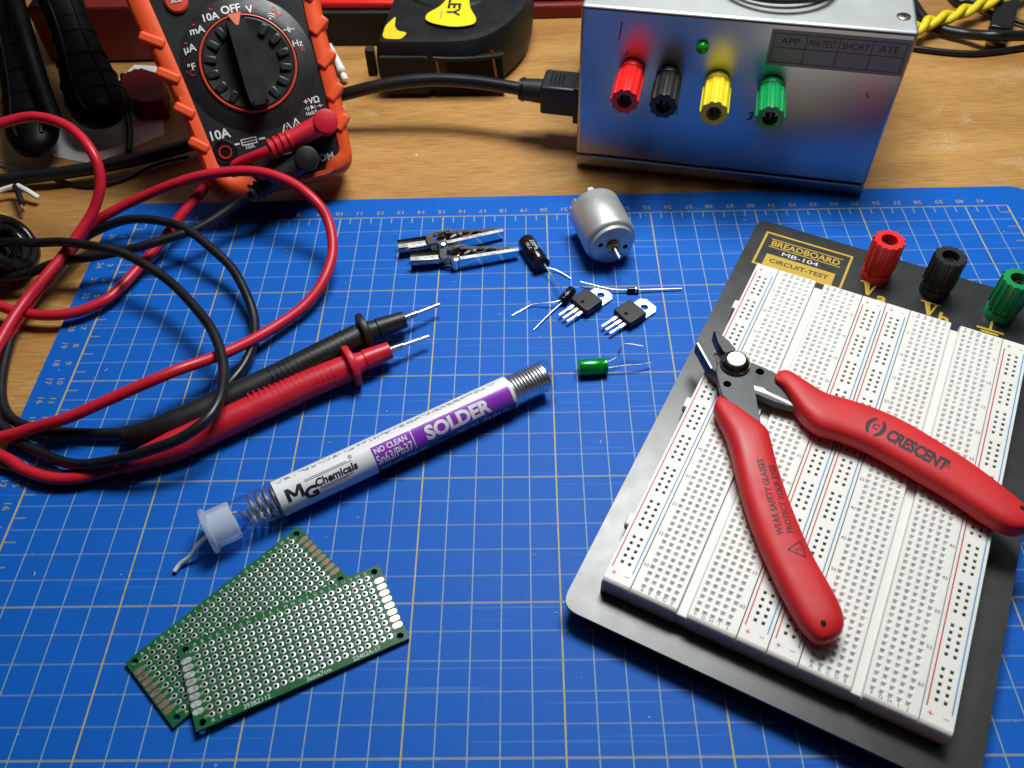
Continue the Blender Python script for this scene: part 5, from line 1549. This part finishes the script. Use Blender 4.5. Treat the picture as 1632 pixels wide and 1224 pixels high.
cab('thinner black cable crossing the desk in front of the USB plug', ((1420, 66, .0), (1450, 75, .0), (1490, 81, .0), (1540, 85, .0), (1580, 83, .0), (1640, 74, .0), (1700, 60, .0)), 0.17)
cab('black cable loop at the top edge above the yellow cord', ((1490, -60, .2), (1520, -5, .2), (1545, 4, .2), (1575, 0, .3), (1620, -25, .3)), 0.25)
cab('dark cable running towards the USB plug beneath the yellow cord', ((1540, 2, .1), (1560, 12, .1), (1580, 20, .1), (1600, 26, .1), (1650, 44, .1)), 0.14)
us = thing('usb_plug', 'black moulded USB plug with its metal end pointing at the camera', 'usb plug', P(1594, 60, DZ))
uo = P(1594, 60, DZ)
ua, ub = P(1606, 0, 0.35), P(1588, 68, 0.2)
ud_ = (ub - ua).normalized(); sd = Vector((-ud_.y, ud_.x, 0)).normalized(); upv = ud_.cross(sd) * -1
if upv.z < 0: upv = -upv
UT = frame(ua, sd, ud_, upv)
Lu = (ub - ua).length
b = MB(); b.box((0, Lu * 0.36, 0), (1.25, Lu * 0.86, 0.8), 'black_gloss', 0.12, T=UT, seg=3); b.build('body', us, uo)
b = MB(); b.box((0, Lu * 0.87, 0), (1.1, Lu * 0.3, 0.42), 'nickel_dark', 0.04, T=UT)
for s in (-0.24, 0.24): b.box((s, Lu * 0.91, 0.212), (0.18, 0.18, 0.01), 'dark_hole', T=UT)
b.build('connector', us, uo)
b = MB(); b.tube([ua + ud_ * -0.1, ua - ud_ * 2.0, ua - ud_ * 5], 0.26, 'black_cable', 10); b.build('cable', us, uo)

# loose lint and crumbs on the mat and desk: too many and too small to count
b = MB(); rnd = random.Random(3)
for i in range(240):
    if i < 130: x_, y_, zz = rnd.uniform(-1, 43), rnd.uniform(-27, 1), 0.0
    else: x_, y_, zz = rnd.uniform(-5, 48), rnd.uniform(2, 19), DZ
    L_ = rnd.choice((0.03, 0.04, 0.05, 0.05, 0.09, 0.16)); a_ = rnd.uniform(0, PI)
    b.box((0, 0, 0.022), (L_, 0.022 if L_ > 0.08 else L_ * 0.7, 0.02), 'lint_white', T=Matrix.Translation((x_, y_, zz)) @ Matrix.Rotation(a_, 4, 'Z'))
tag(b.build('dust_crumbs', org=(20, 0, 0)), 'scattered pale lint and crumbs on the mat and desk', 'dust', kind='stuff')

# ------------------------------------------------------------------ camera, light, view
cam = bpy.data.cameras.new('camera'); co = bpy.data.objects.new('camera', cam); COL.objects.link(co)
cam.sensor_fit = 'HORIZONTAL'; cam.sensor_width = 36.0; cam.lens = FPX / 1632 * 36.0
cam.clip_start = 0.01; cam.clip_end = 50
M = Matrix.Identity(4)
for i in range(3):
    M[i][0] = CR[0][i]; M[i][1] = -CR[1][i]; M[i][2] = -CR[2][i]; M[i][3] = CAM[i] * S
co.matrix_world = M
cam.dof.use_dof = True; cam.dof.focus_distance = 0.335; cam.dof.aperture_fstop = 26
sc.camera = co

def lamp(name, loc, target, sx, sy, watts, col):
    L = bpy.data.lights.new(name, 'AREA'); L.shape = 'RECTANGLE'; L.size = sx; L.size_y = sy; L.energy = watts; L.color = col
    o = bpy.data.objects.new(name, L); COL.objects.link(o)
    o.location = Vector(loc) * S
    d = (Vector(target) - Vector(loc)).normalized()
    o.rotation_euler = d.to_track_quat('-Z', 'Y').to_euler()
    return o
lamp('desk_lamp', (28, 12, 54), (26, -6, 0), 0.28, 0.17, 4.65, (0.97, 1.0, 0.985))
w = bpy.data.worlds.new('World'); sc.world = w; w.use_nodes = True
wn = w.node_tree; bg = wn.nodes['Background']
# a dim room that is brighter above and behind the desk
tc = wn.nodes.new('ShaderNodeTexCoord'); dt = wn.nodes.new('ShaderNodeVectorMath'); dt.operation = 'DOT_PRODUCT'
dt.inputs[1].default_value = Vector((0.12, 0.68, 0.72)).normalized()
wn.links.new(tc.outputs['Generated'], dt.inputs[0])
mr = wn.nodes.new('ShaderNodeMapRange'); mr.interpolation_type = 'SMOOTHSTEP'
mr.inputs[1].default_value = 0.45; mr.inputs[2].default_value = 0.98; mr.inputs[3].default_value = 0.005; mr.inputs[4].default_value = 0.2
wn.links.new(dt.outputs['Value'], mr.inputs[0]); wn.links.new(mr.outputs[0], bg.inputs[1])
bg.inputs[0].default_value = (0.92, 0.96, 1.0, 1)
sc.view_settings.view_transform = 'Standard'; sc.view_settings.look = 'None'
sc.view_settings.exposure = 0; sc.view_settings.gamma = 1
sc.view_settings.use_curve_mapping = False
sc.render.engine = 'CYCLES'
sc.cycles.max_bounces = 10; sc.cycles.transparent_max_bounces = 12
